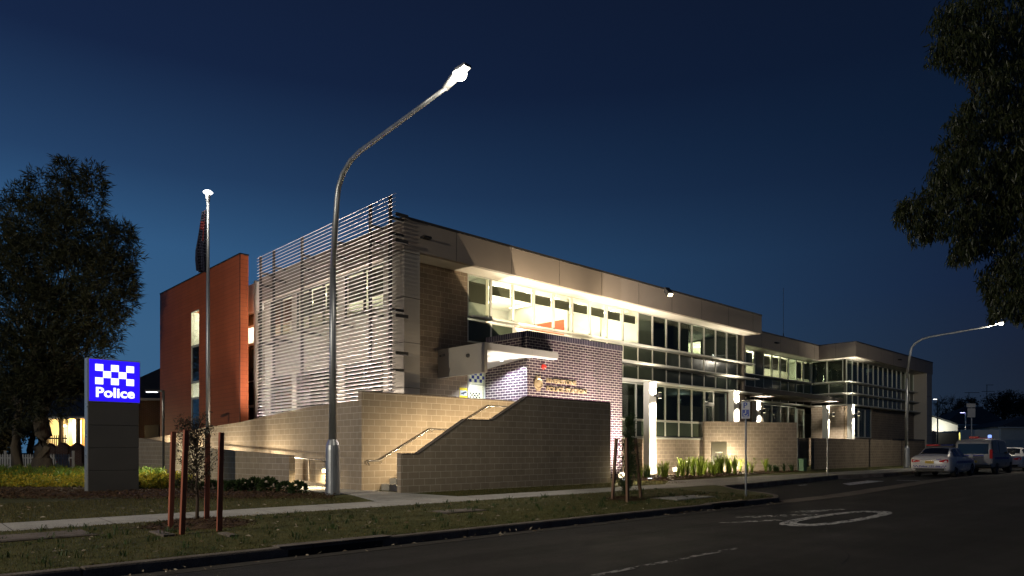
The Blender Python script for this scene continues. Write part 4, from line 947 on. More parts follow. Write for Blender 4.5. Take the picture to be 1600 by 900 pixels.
c = MB(); zc_ = (p0.z+p1.z)/2; c.box(p0.x+.015, p1.x-.015, Y2-.016, Y2-.0125, zc_-.09, zc_+.12); o2 = c.build('white_field', M['signwhite'], o)
c = MB(); c.prism([(p0.x+.05,Y2-.021,zc_+.0), (p0.x+.08,Y2-.021,zc_-.04), (p1.x-.05,Y2-.021,zc_+.04), (p1.x-.07,Y2-.021,zc_+.09)], (0,.004,0)); c.box(p0.x+.17, p0.x+.20, Y2-.021, Y2-.0165, zc_-.05, zc_+.01); c.build('camera_symbol', M['black'], o)

#==CARS==
# ------------------------------------------------------------------ vehicles (front towards +x, origin under the rear)
def car_shell(stations, mats, parent, cabin, rearglass, frontglass):
    """rings of 11 points: sill, side, waist, roof edge, roof middle, mirrored"""
    def ring(s):
        x, wd, zs, zb, we, ze, zc = s
        h = [(0, zs), (wd*.86, zs), (wd*.98, zs+.10), (wd, zs+(zb-zs)*.55), (wd*.965, zb), (we, ze), (we*.55, zc), (0, zc+.005)]
        return [(x, y, z) for y, z in h] + [(x, -y, z) for y, z in h[-2:0:-1]]
    rs = [ring(s) for s in stations]; n = len(rs[0]); m = MB(); g = MB(); groups = {}
    for i in range(len(rs)-1):
        for k in range(n):
            q = [rs[i][k], rs[i+1][k], rs[i+1][(k+1) % n], rs[i][(k+1) % n]]
            m.add(q[::-1], [(0,1,2,3)])
            side = k in (4, 9); top = k in (5, 6, 7, 8); key = None
            if side and cabin[0] <= i < cabin[1]: key = (k, 0 if i-cabin[0] < (cabin[1]-cabin[0])//2 else 1)
            elif top and (i in rearglass or i in frontglass): key = ('top', i)
            if key: groups.setdefault(key, []).append(q)
    for key, qs in groups.items():
        pts_ = [Vector(v) for q in qs for v in q]; c = sum(pts_, Vector())/len(pts_); sh = .90 if key[0] == 'top' else .84
        for q in qs:
            nrm = -(Vector(q[1])-Vector(q[0])).cross(Vector(q[3])-Vector(q[0])).normalized(); g.add([c + (Vector(v)-c)*sh + nrm*.014 for v in q][::-1], [(0,1,2,3)])
    m.add(rs[0][::-1], [tuple(range(n))]); m.add(rs[-1], [tuple(range(n))])
    bm = bmesh.new(); vs = [bm.verts.new(v) for v in m.v]
    for f in m.f: bm.faces.new([vs[i] for i in f])
    bmesh.ops.remove_doubles(bm, verts=bm.verts[:], dist=1e-4); bmesh.ops.recalc_face_normals(bm, faces=bm.faces[:])
    bm.verts.index_update(); m2 = MB(); m2.add([v.co[:] for v in bm.verts], [[v.index for v in f.verts] for f in bm.faces]); bm.free()
    o = m2.build('body', mats, parent, smooth=True); md = o.modifiers.new('bevel', 'BEVEL'); md.width = .025; md.segments = 2; md.limit_method = 'ANGLE'; md.angle_limit = R(28)
    g.build('windows', M['carglass'], parent)
    return o
def wheel(parent, x, y, r=.33):
    sgn = 1 if y > 0 else -1
    c = MB(); c.lathe((x,y,r), [(r*.66,-.10), (r*.95,-.10), (r,-.07), (r,.07), (r*.95,.10), (r*.66,.10)], 24, (0,sgn,0)); o = c.build('wheel', M['tyre'], parent)
    c = MB(); c.lathe((x,y,r), [(r*.64,-.05), (r*.64,.085), (r*.5,.105), (r*.15,.07), (.001,.075)], 20, (0,sgn,0)); c.build('rim', M['rim'], o)
SED = [(0,.74,.40,.80,.60,.86,.875), (.06,.85,.31,.90,.68,.975,.99), (.22,.885,.25,.945,.70,1.035,1.055), (.62,.905,.22,.96,.665,1.075,1.10), (1.25,.912,.20,.96,.585,1.385,1.425), (1.9,.915,.20,.955,.595,1.435,1.475), (2.55,.915,.20,.95,.59,1.41,1.45),
       (3.35,.905,.21,.93,.66,1.02,1.05), (4.05,.89,.22,.87,.66,.92,.95), (4.55,.85,.24,.76,.62,.79,.82), (4.78,.74,.30,.64,.55,.67,.68), (4.84,.60,.38,.56,.45,.58,.585)]
def sedan(name, label, mats, police):
    o = thing(name, label, 'car')
    car_shell(SED, mats, o, (3,7), (3,), (6,))
    for x in (.98, 3.80):
        for y in (-.80, .80): wheel(o, x, y)
    c = MB(); c.box(-.012, .02, -.62, .62, .30, .40); c.box(-.03, .1, -.70, .70, .40, .43); c.build('bumper_lip', M['black'], o)
    for sg in (-1, 1):
        c = MB(); c.prism([(-.018,sg*.42,.80), (-.018,sg*.42,.74), (-.005,sg*.74,.70), (.02,sg*.80,.74), (.02,sg*.79,.85), (-.005,sg*.70,.86)], (.08,0,0)); c.build('tail_light', M['redlens'], o)
        c = MB(); c.prism([(4.76,sg*.45,.60), (4.62,sg*.74,.60), (4.55,sg*.80,.70), (4.72,sg*.50,.68)], (.02,0,.02)); c.build('headlight', M['steel'], o)
        c = MB(); c.cbox((3.15,sg*1.0,1.0), .14, .2, .13); c.build('mirror', mats, o, bevel=.03)
    c = MB(); c.box(-.026, -.006, -.19, .19, .66, .78); pl_ = c.build('number_plate', M['plate'], o)
    c = MB(); c.box(-.014, .01, -.40, .40, .79, .815); c.build('boot_trim', M['steel'], o)
    if police:
        c = MB(); c.box(1.62, 1.92, -.60, .60, 1.475, 1.515); c.build('roof_bar', M['black'], o)
        c = MB(); c.box(1.60, 1.94, .06, .60, 1.517, 1.60); c.build('red_beacon', M['redlens'], o, bevel=.02)
        c = MB(); c.box(1.60, 1.94, -.60, -.06, 1.517, 1.60); c.build('blue_beacon', mat('bluedark', (.01,.02,.12), .15, amt=0), o, bevel=.02)
        c = MB()
        for sg in (-1, 1):
            for i in range(4):
                for jx in range(2):
                    if (i+jx) % 2 == 0: c.box(-.008, .0, sg*(.50+.055*i), sg*(.55+.055*i), .47+.05*jx, .515+.05*jx)
        c.box(-.006, .0, -.50, .50, .462, .475); c.build('chequer_band', M['bluepaint'], o)
        for sg in (-1, 1):
            c = MB()
            for i in range(44):
                for jx in range(2):
                    if (i+jx) % 2 == 0: x = .9+.07*i; c.box(x, x+.065, sg*.911, sg*.9175, .66+.065*jx, .72+.065*jx)
            c.build('chequer_band', M['bluepaint'], o)
        text('lettering', 'Police  131 444', .11, M['bluepaint'], o, (-.012,.46,.485), (0,-1,0), (0,0,1), .008, width=.92, bold=.003)
        text('lettering', 'POLICE', .07, M['bluepaint'], o, (-.004,-.28,.84), (0,-1,0), (0,0,1), .006, bold=.002)
    return o
sd1 = sedan('police_sedan', 'white police sedan with a roof light bar parked by the footpath', [M['carwhite']], True)
q = at(1432.5, 744, Z=-.075); sd1.location = (q.x-.95, q.y-.84, rz(10.7)+lift(40,10.7)+.006)
VAN = [(0,.80,.45,1.02,.80,1.30,1.32), (.05,.90,.36,1.06,.84,1.70,1.74), (.25,.925,.32,1.08,.80,1.86,1.92), (1.4,.93,.30,1.08,.80,1.90,1.96), (3.0,.93,.30,1.06,.79,1.88,1.94), (3.5,.93,.30,1.05,.78,1.80,1.86), (4.35,.92,.31,1.02,.72,1.12,1.16), (4.85,.88,.33,.92,.68,.98,1.0), (5.1,.76,.40,.74,.58,.78,.80)]
vn = thing('police_van', 'white police van with tinted rear window parked ahead of the sedan', 'van')
M['vangrey'] = mat('vangrey', (.34,.33,.33), .3, amt=.05, spec=.5)
car_shell(VAN, [M['vangrey']], vn, (1,6), (), (5,))
for x in (.95, 4.15):
    for y in (-.82, .82): wheel(vn, x, y, .34)
c = MB(); c.prism([(-.006,-.72,1.10), (-.006,.72,1.10), (.035,.72,1.66), (.035,-.72,1.66)], (-.012,0,0)); c.build('rear_window', M['carglass'], vn)
c = MB(); c.box(-.03, .1, -.84, .84, .36, .52); c.build('bumper', M['black'], vn, bevel=.03)
for sg in (-1, 1):
    c = MB(); c.box(-.02, .10, sg*.76, sg*.90, .85, 1.35); c.build('tail_light', M['redlens'], vn, bevel=.02)
    c = MB(); c.cbox((3.95,sg*1.04,1.15), .14, .22, .2); c.build('mirror', M['black'], vn, bevel=.03)
c = MB(); c.box(-.02, .0, -.5, .5, .98, 1.06); c.box(.4, 3.6, -.942, -.934, .80, .93); c.box(.4, 3.6, .934, .942, .80, .93); c.build('blue_band', M['bluepaint'], vn)
c = MB(); c.box(1.5, 1.8, -.55, .55, 1.965, 2.0); c.box(1.5, 1.8, .1, .55, 2.0, 2.09); c.build('light_bar', M['redlens'], vn)
c = MB(); c.lathe((1.65,-.42,2.0), [(.09,0), (.09,.14), (.05,.17)], 12); c.build('blue_beacon', M['bluelens'], vn)
c = MB(); c.box(-.03, -.005, -.2, .2, .62, .74); c.build('number_plate', M['plate'], vn)
vn.location = (sd1.location.x+6.7, sd1.location.y-.25, sd1.location.z)
s3 = sedan('parked_car', 'pale sedan half hidden beyond the police van', [M['carwhite']], False); s3.location = (vn.location.x+6.4, vn.location.y-.2, vn.location.z)
s4 = sedan('parked_car', 'black car cut off at the right edge on the near side of the street', [M['carnavy']], False); s4.rotation_euler[2] = math.pi; s4.location = (12.25+4.84, 1.42, rz(1.4)+.004)

#==PLANTS==
# ------------------------------------------------------------------ vegetation
def leaf(mb, p, d, L, wd, rn, fold=0):
    """one narrow leaf: two triangles pairs with a bend"""
    d = Vector(d).normalized(); sdv = d.cross(Vector((rn.uniform(-1,1), rn.uniform(-1,1), rn.uniform(-1,1))))
    if sdv.length < 1e-3: sdv = d.orthogonal()
    sdv.normalize(); up = sdv.cross(d); m = p + d*L*.5 + up*fold*L; e = p + d*L - Vector((0,0,fold*L))
    mb.add([p, m + sdv*wd/2, e, m - sdv*wd/2], [(0,1,2,3)])
def rdir(rn, zb=0):
    while True:
        v = Vector((rn.uniform(-1,1), rn.uniform(-1,1), rn.uniform(-1,1)))
        if .05 < v.length < 1: v.normalize(); v.z += zb; return v.normalized()
def limb(mb, p, q, r0, r1, rn, wob=.08, n=5):
    p, q = Vector(p), Vector(q); L = (q-p).length; pts = []
    for i in range(n+1):
        t = i/n; w_ = 0 if i in (0, n) else wob*L; pts.append(p.lerp(q, t) + Vector((rn.uniform(-w_,w_), rn.uniform(-w_,w_), rn.uniform(-w_,w_)+.3*w_)))
    mb.tube(pts, [r0+(r1-r0)*i/n for i in range(n+1)], 7)
    return pts

# casuarina on the left
rn = random.Random(11)
base = at(66, 738, Z=0); D = base.dot(FW)
ct = thing('she_oak', 'tall feathery she-oak tree standing behind the picket fence at left', 'tree', (base.x,base.y,0))
tr = MB(); limb(tr, base+Vector((0,0,-.1)), at(66,640,d=D), .52, .36, rn, .02, 5)
tr.tube([base+Vector((0,0,-.1)), base+Vector((0,0,.25)), base+Vector((0,0,.8))], [.85, .62, .45], 9)
fork = at(66, 640, d=D)
lumps = [(98,288,15), (98,330,26), (143,288,12), (138,318,20), (45,312,17), (42,350,28), (70,360,42), (118,375,44), (150,395,26), (165,420,27), (186,378,12), (196,368,6), (60,420,50), (110,440,55), (165,455,38), (190,418,14), (193,450,12), (20,420,44), (150,500,36), (90,500,50), (40,490,50), (0,380,34), (-10,470,44), (-20,560,50), (30,560,50), (85,560,46), (130,545,30), (60,620,38), (15,630,40), (110,600,28), (180,492,14), (198,472,9), (97,272,9), (103,264,5), (142,274,8), (150,300,11), (12,322,8), (30,303,8), (204,384,6), (203,432,6), (208,404,5), (62,285,7), (120,300,10), (185,362,8), (160,505,12), (172,540,9), (160,365,10)]
fol = MB()
for (px, py, r_) in lumps:
    for dz in ((-1,1) if r_ > 25 else (0,)):
        rad = r_*D/F; c_ = at(px, py, d=D+dz*rad*.9+rn.uniform(-1,1))
        pts = limb(tr, fork+Vector((rn.uniform(-.2,.2), rn.uniform(-.2,.2), rn.uniform(-.5,2.5))), c_, .07, .012, rn, .05)
        nt_ = int(20+rad*rad*46)
        for i in range(nt_):
            v = rdir(rn)*rad*rn.uniform(.35,1.08)**.7; v.z *= 1.0
            tw = c_+v; od = (v.normalized()*.7+Vector((0,0,.55))+rdir(rn)*.35).normalized()
            for k in range(9):
                p = tw+od*rn.uniform(0,.5); leaf(fol, p, (od*.8+rdir(rn)*.7+Vector((0,0,-.1))), rn.uniform(.28,.6), .055, rn, .08)
tr.build('trunk', M['bark'], ct, smooth=True); fol.build('crown', M['needle'], ct)
rt = thing('bare_tree', 'slender second trunk beside the she-oak at the far left', 'tree', (at(28,738,Z=0).x,at(28,738,Z=0).y,0))
tr = MB(); b0 = at(28,738,Z=0); limb(tr, b0, at(25,560,d=D), .3, .16, rn, .02); limb(tr, at(26,610,d=D), at(52,600,d=D-1), .06, .02, rn); limb(tr, at(26,640,d=D), at(5,590,d=D), .07, .02, rn); tr.build('trunk', M['bark'], rt, smooth=True)
fol = MB()
for (px, py, r_) in ((20,560,40), (48,600,24), (5,590,28), (35,655,22), (48,660,16)):
    rad = r_*D/F; c_ = at(px, py, d=D)
    for i in range(int(rad*rad*40+10)):
        v = rdir(rn)*rad*rn.random()**.4
        for k in range(7): leaf(fol, c_+v, rdir(rn,-.5), rn.uniform(.3,.6), .03, rn, .05)
fol.build('crown', M['needle'], rt)

# overhanging gum at the right, its trunk stands across the street outside the frame
rn = random.Random(5); gx, gy = 23.5, -4.5
gm = thing('gum_tree', 'dark gum tree overhanging the street at the upper right', 'tree', (gx,gy,-.17))
tr = MB(); limb(tr, (gx,gy,-.3), (gx-1,gy+1.5,5.2), .45, .3, rn, .03)
fol = MB(); ck = Vector((gx-1,gy+1.5,5.2)); DG_ = 16.0
gl = [(1545,20,52), (1490,30,36), (1475,75,26), (1510,75,38), (1580,70,60), (1545,125,30), (1600,140,50), (1530,95,30), (1515,165,9), (1500,190,20), (1530,190,40), (1575,215,55), (1490,235,30), (1520,265,48), (1475,275,26), (1560,300,52), (1600,270,50), (1455,318,32), (1490,335,42), (1420,335,20), (1440,360,24), (1412,322,11), (1530,360,44), (1500,395,18), (1510,385,16), (1580,365,46), (1600,420,40), (1560,430,30), (1570,470,22), (1590,480,26), (1556,490,10), (1548,460,10), (1650,60,60), (1650,180,60), (1650,300,60), (1650,420,50)]
hubs = [at(px, py, d=DG_+1.2) for px, py in ((1590,60), (1580,200), (1560,330), (1610,440), (1700,100), (1700,300))]
for h_ in hubs: limb(tr, ck+Vector((0,0,rn.uniform(-.5,1.5))), h_, .16, .05, rn, .07, 6)
for (px, py, r_) in gl:
    for dz in (-1, .6):
        dd = DG_+dz*1.1+rn.uniform(-.6,.6); rad = r_*dd/F; c_ = at(px, py, d=dd)
        if dz < 0:
            hub = min(hubs, key=lambda h_: (h_-c_).length); limb(tr, hub+rdir(rn)*.2, c_+Vector((0,0,rad*.2)), .035, .008, rn, .10)
        for i in range(int(12+rad*rad*240)):
            v = rdir(rn)*rad*rn.uniform(.15,1)**.55; p = c_+v
            for k in range(6):
                leaf(fol, p+rdir(rn)*.06, Vector((rn.uniform(-.55,.55), rn.uniform(-.55,.55), -1)) if rn.random() < .8 else rdir(rn), rn.uniform(.12,.21), .034, rn, .10)
tr.build('trunk', M['gumbark'], gm, smooth=True); fol.build('crown', M['gum'], gm)

# staked young trees
def stake(b0, t0, m, parent, wd=.075):
    c = MB(); c.obox(b0, t0, wd, wd, up=(0,1,0)); c.build('stake', M[m], parent, bevel=.006)
q = at(308, 820, Z=gz(12.6)); sp = thing('young_tree', 'twiggy young tree inside four tall red stakes on the verge', 'tree', (q.x,q.y,gz(q.y)))
rn = random.Random(21)
top = at(306, 662, d=q.dot(FW)); tr = MB(); limb(tr, q, top, .035, .008, rn, .012, 8); fol = MB()
for i in range(70):
    t_ = rn.uniform(.22,1)**.8; p = q.lerp(top, t_); az = rn.uniform(0,6.28); L = (.55-.30*t_)*rn.uniform(.5,1.1)
    e = p+Vector((math.cos(az)*L, math.sin(az)*L, L*rn.uniform(.3,1.1)))
    pts = limb(tr, p, e, .008, .003, rn, .07, 4)
    for s_ in pts[1:]:
        for k in range(10): leaf(fol, s_+rdir(rn)*.07, rdir(rn,.2), rn.uniform(.04,.08), .016, rn, .1)
tr.build('trunk', M['twig'], sp, smooth=True); fol.build('crown', M['sapleaf'], sp)
st4 = [((266,827),(271,674.5)), ((284,834),(291,671.5)), ((323,819),(324.5,677)), ((342.5,829),(346,675.5))]
fr_ = thing('stake_guard', 'four tall red timber stakes round the twiggy young tree', 'tree stakes', (q.x,q.y,gz(q.y)))
for (a, c_) in st4:
    b0 = at(*a, Z=gz(12.4)); stake(b0-Vector((0,0,.1)), at(*c_, d=b0.dot(FW)), 'stake', fr_, .075)
def mulch_mound(name, cx, cy, r_, label, h_=.10):
    mb = MB(); n, k_ = 26, 6; vs = [(cx,cy,gz(cy)+h_)]; fs = []; rq = random.Random(int(cx*10))
    for i in range(1, k_+1):
        for a in range(n):
            rr2 = r_*i/k_*(1+rq.uniform(-.07,.07)); x, y = cx+rr2*math.cos(a*6.2832/n), cy+rr2*.8*math.sin(a*6.2832/n); vs.append((x, y, gz(y)-.02+(h_+.02)*(1-(i/k_)**1.7)+rq.uniform(-.012,.012)))
    for a in range(n): fs.append((0, 1+a, 1+(a+1) % n))
    for i in range(k_-1):
        for a in range(n): fs.append((1+i*n+a, 1+(i+1)*n+a, 1+(i+1)*n+(a+1) % n, 1+i*n+(a+1) % n))
    mb.add(vs, fs)
    for i in range(900):
        a = rq.uniform(0,6.28); rr2 = r_*1.05*rq.random()**.5; x, y = cx+rr2*math.cos(a), cy+rr2*.8*math.sin(a); z = gz(y)+max(0, h_*(1-(rr2/r_)**1.7))+.01
        leaf(mb, Vector((x,y,z)), Vector((rq.uniform(-1,1), rq.uniform(-1,1), rq.uniform(-.1,.35))), rq.uniform(.03,.09), .018, rq)
    o = mb.build(name, M['mulch']); o['kind'] = 'stuff'; o['label'] = label; o['category'] = 'mulch'; return o
mulch_mound('mulch', q.x, q.y-.1, .95, 'bark mulch round the twiggy young tree')
for px, py, sx_, sy_ in ((253,833,.18,.75), (356,833,.14,.5)):
    p = at(px, py, Z=gz(12)+.02); c = MB(); c.box(p.x-sx_/2, p.x+sx_/2, p.y-sy_/2, p.y+sy_/2, gz(p.y)-.02, gz(p.y)+.03)
    tag(c.build('edging_board', M['kerb'], bevel=.005), 'pale edging board %s of the mulch under the red stakes' % ('left' if px < 300 else 'right'), 'edging', 'edging boards beside the mulch')

q = at(978, 780, Z=gz(12)); sb = thing('bottlebrush', 'dense dark young shrub held by three brown stakes on the verge', 'shrub', (q.x,q.y,gz(q.y)))
rn = random.Random(31); D2 = q.dot(FW); tr = MB(); top = at(984, 656, d=D2); limb(tr, q, top, .03, .008, rn, .015, 6); fol = MB()
for i in range(150):
    t_ = rn.uniform(.02,1); p = q.lerp(top, t_); az = rn.uniform(0,6.28); L = (.44 if t_ < .7 else .26)*rn.uniform(.4,1)*(1.1-t_*.4)
    e = p+Vector((math.cos(az)*L*.8, math.sin(az)*L*.8, L*.7)); pts = limb(tr, p, e, .007, .003, rn, .05, 3)
    for s_ in pts[1:]:
        for k in range(9): leaf(fol, s_+rdir(rn)*.05, rdir(rn,.5), rn.uniform(.06,.13), .016, rn, .05)
tr.build('trunk', M['twig'], sb, smooth=True); fol.build('crown', M['bottleleaf'], sb)
fr_ = thing('stake_guard', 'three brown timber stakes round the dense young shrub', 'tree stakes', (q.x,q.y,gz(q.y)))
for (a, c_) in (((956.5,781),(963,685)), ((980.5,784),(979,684)), ((1002,780),(992.5,684))):
    b0 = at(*a, Z=gz(12)); stake(b0-Vector((0,0,.1)), at(*c_, d=b0.dot(FW)), 'stakebrown', fr_, .07)
mulch_mound('mulch', q.x, q.y, .62, 'bark mulch round the dense young shrub', .06)

# garden bed by the glazed front: mulch, strappy tufts, small lights
struct(sheet('garden_bed', [(24.2,16.35), (26,16.75), (41.2,18.1), (41.2,19.0), (36.6,22.2), (36,21.5), (24.9,21.5), (24.9,19.1), (23.3,17.6)], M['mulch'], dz=.02, thick=.1))
def tuft(mb, h_, n, rn, spread=.55, wd=.02):
    for i in range(n):
        az = rn.uniform(0,6.28); lean = rn.uniform(.08,spread); L = h_*rn.uniform(.6,1.1); b0 = Vector((rn.uniform(-.05,.05), rn.uniform(-.05,.05), 0)); o = Vector((math.cos(az), math.sin(az), 0)); sd_ = Vector((-o.y,o.x,0))*wd/2
        p1 = b0+o*lean*L*.35+Vector((0,0,L*.55)); p2 = p1+o*lean*L*.5+Vector((0,0,L*.33)); p3 = p2+o*lean*L*.55-Vector((0,0,L*.02*lean*6))
        mb.add([b0-sd_, b0+sd_, p1+sd_, p1-sd_, p2+sd_*.8, p2-sd_*.8, p3], [(0,1,2,3), (3,2,4,5), (5,4,6)])
rn = random.Random(41); protos = []
for k, (h_, n, mt, sp_) in enumerate(((.85,46,'strap',.45), (.70,40,'strap',.6), (1.0,40,'strap',.35), (.45,34,'strapdark',.8))):
    mb = MB(); tuft(mb, h_, n, rn, sp_); o = mb.build('strappy_plant', M[mt]); protos.append(o)
spots = []
for i in range(44):
    u = rn.random(); x = 26.0+u*12.5; y = 17.55+(x-26)*.10+rn.uniform(-.15,1.9); spots.append((x, y, rn.choice((0,0,1,1,2)), rn.uniform(.75,1.25)))
for i in range(9): x = 37.5+rn.random()*3.6; spots.append((x, 18.55-.05*(x-37)+rn.uniform(-.35,.1), 3, rn.uniform(.7,1.2)))
for i in range(5): spots.append((25.2+rn.uniform(-.3,.6), 17.8+rn.uniform(-.4,1.5), rn.choice((1,3)), rn.uniform(.7,1)))
lbl = {0:'green strappy plant in the garden bed before the glazed front', 1:'green strappy plant in the garden bed before the glazed front', 2:'green strappy plant in the garden bed before the glazed front', 3:'small dark grassy tuft at the foot of the brown block wall'}
used = set()
for x, y, k, s_ in spots:
    o = protos[k] if k not in used else protos[k].copy()
    if k in used: COL.objects.link(o)
    used.add(k); o.location = (x,y,.02); o.rotation_euler = (0,0,rn.uniform(0,6.28)); o.scale = (s_,)*3
    tag(o, lbl[k], 'plant', 'strappy plants in the front garden bed' if k < 3 else 'dark tufts along the brown wall')
def garden_light(px, py, label, pw):
    pw *= 11; p = at(px, py, Z=.12); o = thing('garden_light', label, 'garden light', (p.x,p.y,0), 'small garden lights by the path')
    c = MB(); c.tube([(p.x,p.y,0), (p.x,p.y,.16)], .025, 8); c.build('spike', M['darkgrey'], o)
    c = MB(); c.lathe((p.x,p.y,.16), [(.07,0), (.11,.03), (.12,.16), (.10,.17)], 14); c.build('lens', M['warmglow'], o, smooth=False)
    c = MB(); c.lathe((p.x,p.y,.332), [(.14,0), (.13,.02), (.02,.03)], 14); c.build('cap', M['darkgrey'], o)
    point('glow', (p.x,p.y-.05,.42), pw, (1,.86,.58), .08, o)
garden_light(1055, 738, 'glowing garden light among the green strappy plants, left of two', 42)
garden_light(1149, 734.5, 'glowing garden light by the brown wall beside the sign post', 42)
garden_light(971, 748, 'small warm light low behind the dense young shrub', 14)
# uplights washing the brick wall
for x, pw in ((20.2,120), (22.6,130), (24.4,150)):
    o = thing('brick_uplight', 'uplight in the ground below the purple brick wall', 'light', (x,17.35,0), 'uplights below the purple brick wall')
    c = MB(); c.lathe((x,17.35,0), [(.11,0), (.11,.05)], 14); c.build('housing', M['darkgrey'], o)
    c = MB(); c.lathe((x,17.35,.052), [(.09,0), (.09,.006)], 14); c.build('lens', M['coolglow'], o)
    spot('beam', (x,17.35,.12), (x,19.15,3.4), pw*20, (1,.88,.76), 120, .8, .06, o)

# left garden beds
struct(sheet('mulch_bed', [(9.2,17.9), (7.6,18.1), (5.2,21.2), (2.6,23.6), (-4,28), (-4,60), (10.2,60), (9.95,40), (9.9,27), (10.2,21.6), (10.0,20.4)], M['mulch'], dz=.015, thick=.1))
gc = MB(); rn = random.Random(51)
for i in range(2400):                    # low yellow-green cover right and left of the totem
    if rn.random() < .62: px, py = rn.uniform(-30,140), rn.uniform(741,762)
    else: px, py = rn.uniform(205,300), rn.uniform(742,764)
    p = at(px, py, Z=.0)
    if p.y > 45 or p.x > 9.85: continue
    hh = rn.uniform(.08,.42)
    for k in range(9): leaf(gc, p+Vector((rn.uniform(-.15,.15), rn.uniform(-.15,.15), hh*rn.random())), rdir(rn,.6), rn.uniform(.07,.15), .06, rn, .1)
o = gc.build('ground_cover', M['yellowleaf']); tag(o, 'yellow green ground cover in the bed round the totem', 'ground cover', kind='stuff')
gc = MB()
for i in range(170):
    px, py = (rn.uniform(-30,140), rn.uniform(740,757)) if rn.random() < .7 else (rn.uniform(205,262), rn.uniform(740,752)); p = at(px, py, Z=0)
    if p.y > 48 or p.x > 9.85: continue
    t2 = MB(); tuft(t2, rn.uniform(.35,.65), 26, rn, .6, .022); gc.add([Vector(v)+p for v in t2.v], t2.f)
o = gc.build('long_grass', M['greenleaf']); tag(o, 'long green grass growing through the ground cover', 'grass', kind='stuff')
mb = MB(); 
for i in range(90):
    v = rdir(rn); v.z = abs(v.z); 
    for k in range(5): leaf(mb, Vector((v.x*.2,v.y*.2,v.z*.3)), v+rdir(rn)*.5, rn.uniform(.08,.15), .06, rn, .1)
pr_ = mb.build('bed_shrub', M['bottleleaf']); first = True
for (px, py, s_) in ((350,766,.8), (364,768,.9), (379,768,1.0), (398,767,1.1), (420,768,1.15), (445,770,.9), (466,772,1.0), (333,765,.8), (318,766,.7), (212,764,.7), (300,766,.8), (285,764,.9)):
    p = at(px, py, Z=.0); o = pr_ if first else pr_.copy()
    if not first: COL.objects.link(o)
    first = False; o.location = (p.x,p.y,.01); o.scale = (s_,)*3; o.rotation_euler[2] = rn.uniform(0,6); tag(o, 'small dark green shrub in the mulch along the low ramp wall', 'shrub', 'small shrubs along the low ramp wall')
# bark chips on the bed and blades on the lawns
ch = MB()
for i in range(5000):
    px, py = rn.uniform(-20,520), rn.uniform(764,779); p = at(px, py, Z=.03)
    if p.x > 9.7: continue
    leaf(ch, p, Vector((rn.uniform(-1,1), rn.uniform(-1,1), rn.uniform(-.1,.4))), rn.uniform(.04,.11), .03, rn)
for i in range(2600):
    x = rn.uniform(24.3,41); y = 16.6+(x-24.3)*.10+rn.random()**1.5*2.6; leaf(ch, Vector((x,y,.03)), Vector((rn.uniform(-1,1), rn.uniform(-1,1), rn.uniform(-.1,.4))), rn.uniform(.04,.12), .03, rn)
o = ch.build('bark_chips', M['mulch']); tag(o, 'loose bark chips scattered over the garden beds', 'mulch', kind='stuff')
gr = MB()
def blade_patch(n, fx_, hmax):
    for i in range(n):
        x, y = fx_()
        z = gz(y)-.01; L = hmax*rn.uniform(.4,1); az = rn.uniform(0,6.28); sd_ = Vector((math.cos(az),math.sin(az),0))*.006; tp = Vector((rn.uniform(-.6,.6), rn.uniform(-.6,.6), 1))*L
        p = Vector((x,y,z)); gr.add([p-sd_, p+sd_, p+tp], [(0,1,2)])
blade_patch(42000, lambda: (rn.uniform(-1,20.2)*1.0, rn.uniform(9.8,13.85)), .055)
blade_patch(26000, lambda: (rn.uniform(-1,9.4), rn.uniform(15.15,20)), .05)
blade_patch(7000, lambda: (rn.uniform(12.2,24), rn.uniform(15.15,16.85)), .06)
blade_patch(2600, lambda: (lambda x: (x, 16.35+(x-24.3)*.095+rn.uniform(0,.5)))(rn.uniform(24.3,41)), .07)
for i in range(1500):                      # ragged edge over the kerb and the path
    x = rn.uniform(0,20); e = rn.choice((9.79,13.86)); p = Vector((x,e,gz(e))); tp = Vector((rn.uniform(-.05,.05), -.05 if e < 10 else .05, .03)); gr.add([p-Vector((.007,0,0)), p+Vector((.007,0,0)), p+tp], [(0,1,2)])
lt = MB()
for i in range(420):
    x, y = rn.uniform(0,20), rn.choice((rn.uniform(9.65,13.9), rn.uniform(9.65,13.9), rn.uniform(15.1,19), rn.uniform(9.2,9.6)))
    if y > 15 and x > 9.3: continue
    z = (gz(y) if y > 9.62 else rz(y))+.03; leaf(lt, Vector((x,y,z)), Vector((rn.uniform(-1,1), rn.uniform(-1,1), rn.uniform(-.1,.3))), rn.uniform(.05,.12), .03, rn, .1)
tag(lt.build('leaf_litter', leafmat('litter', (.16,.10,.05), (.48,.42,.32))), 'fallen leaves scattered over the verge and gutter', 'leaf litter', kind='stuff')
cl = MB()
for i in range(260):
    x, y = rn.uniform(0,20), rn.uniform(9.8,13.8); t2 = MB(); tuft(t2, rn.uniform(.06,.14), 9, rn, .9, .012); p = Vector((x,y,gz(y)-.01)); cl.add([Vector(v)+p for v in t2.v], t2.f)
tag(cl.build('weeds', M['strapdark']), 'small weed tufts scattered in the verge grass', 'weeds', kind='stuff')
o = gr.build('grass', M['blade']); tag(o, 'short dry grass on the verge and lawn', 'grass', kind='stuff')

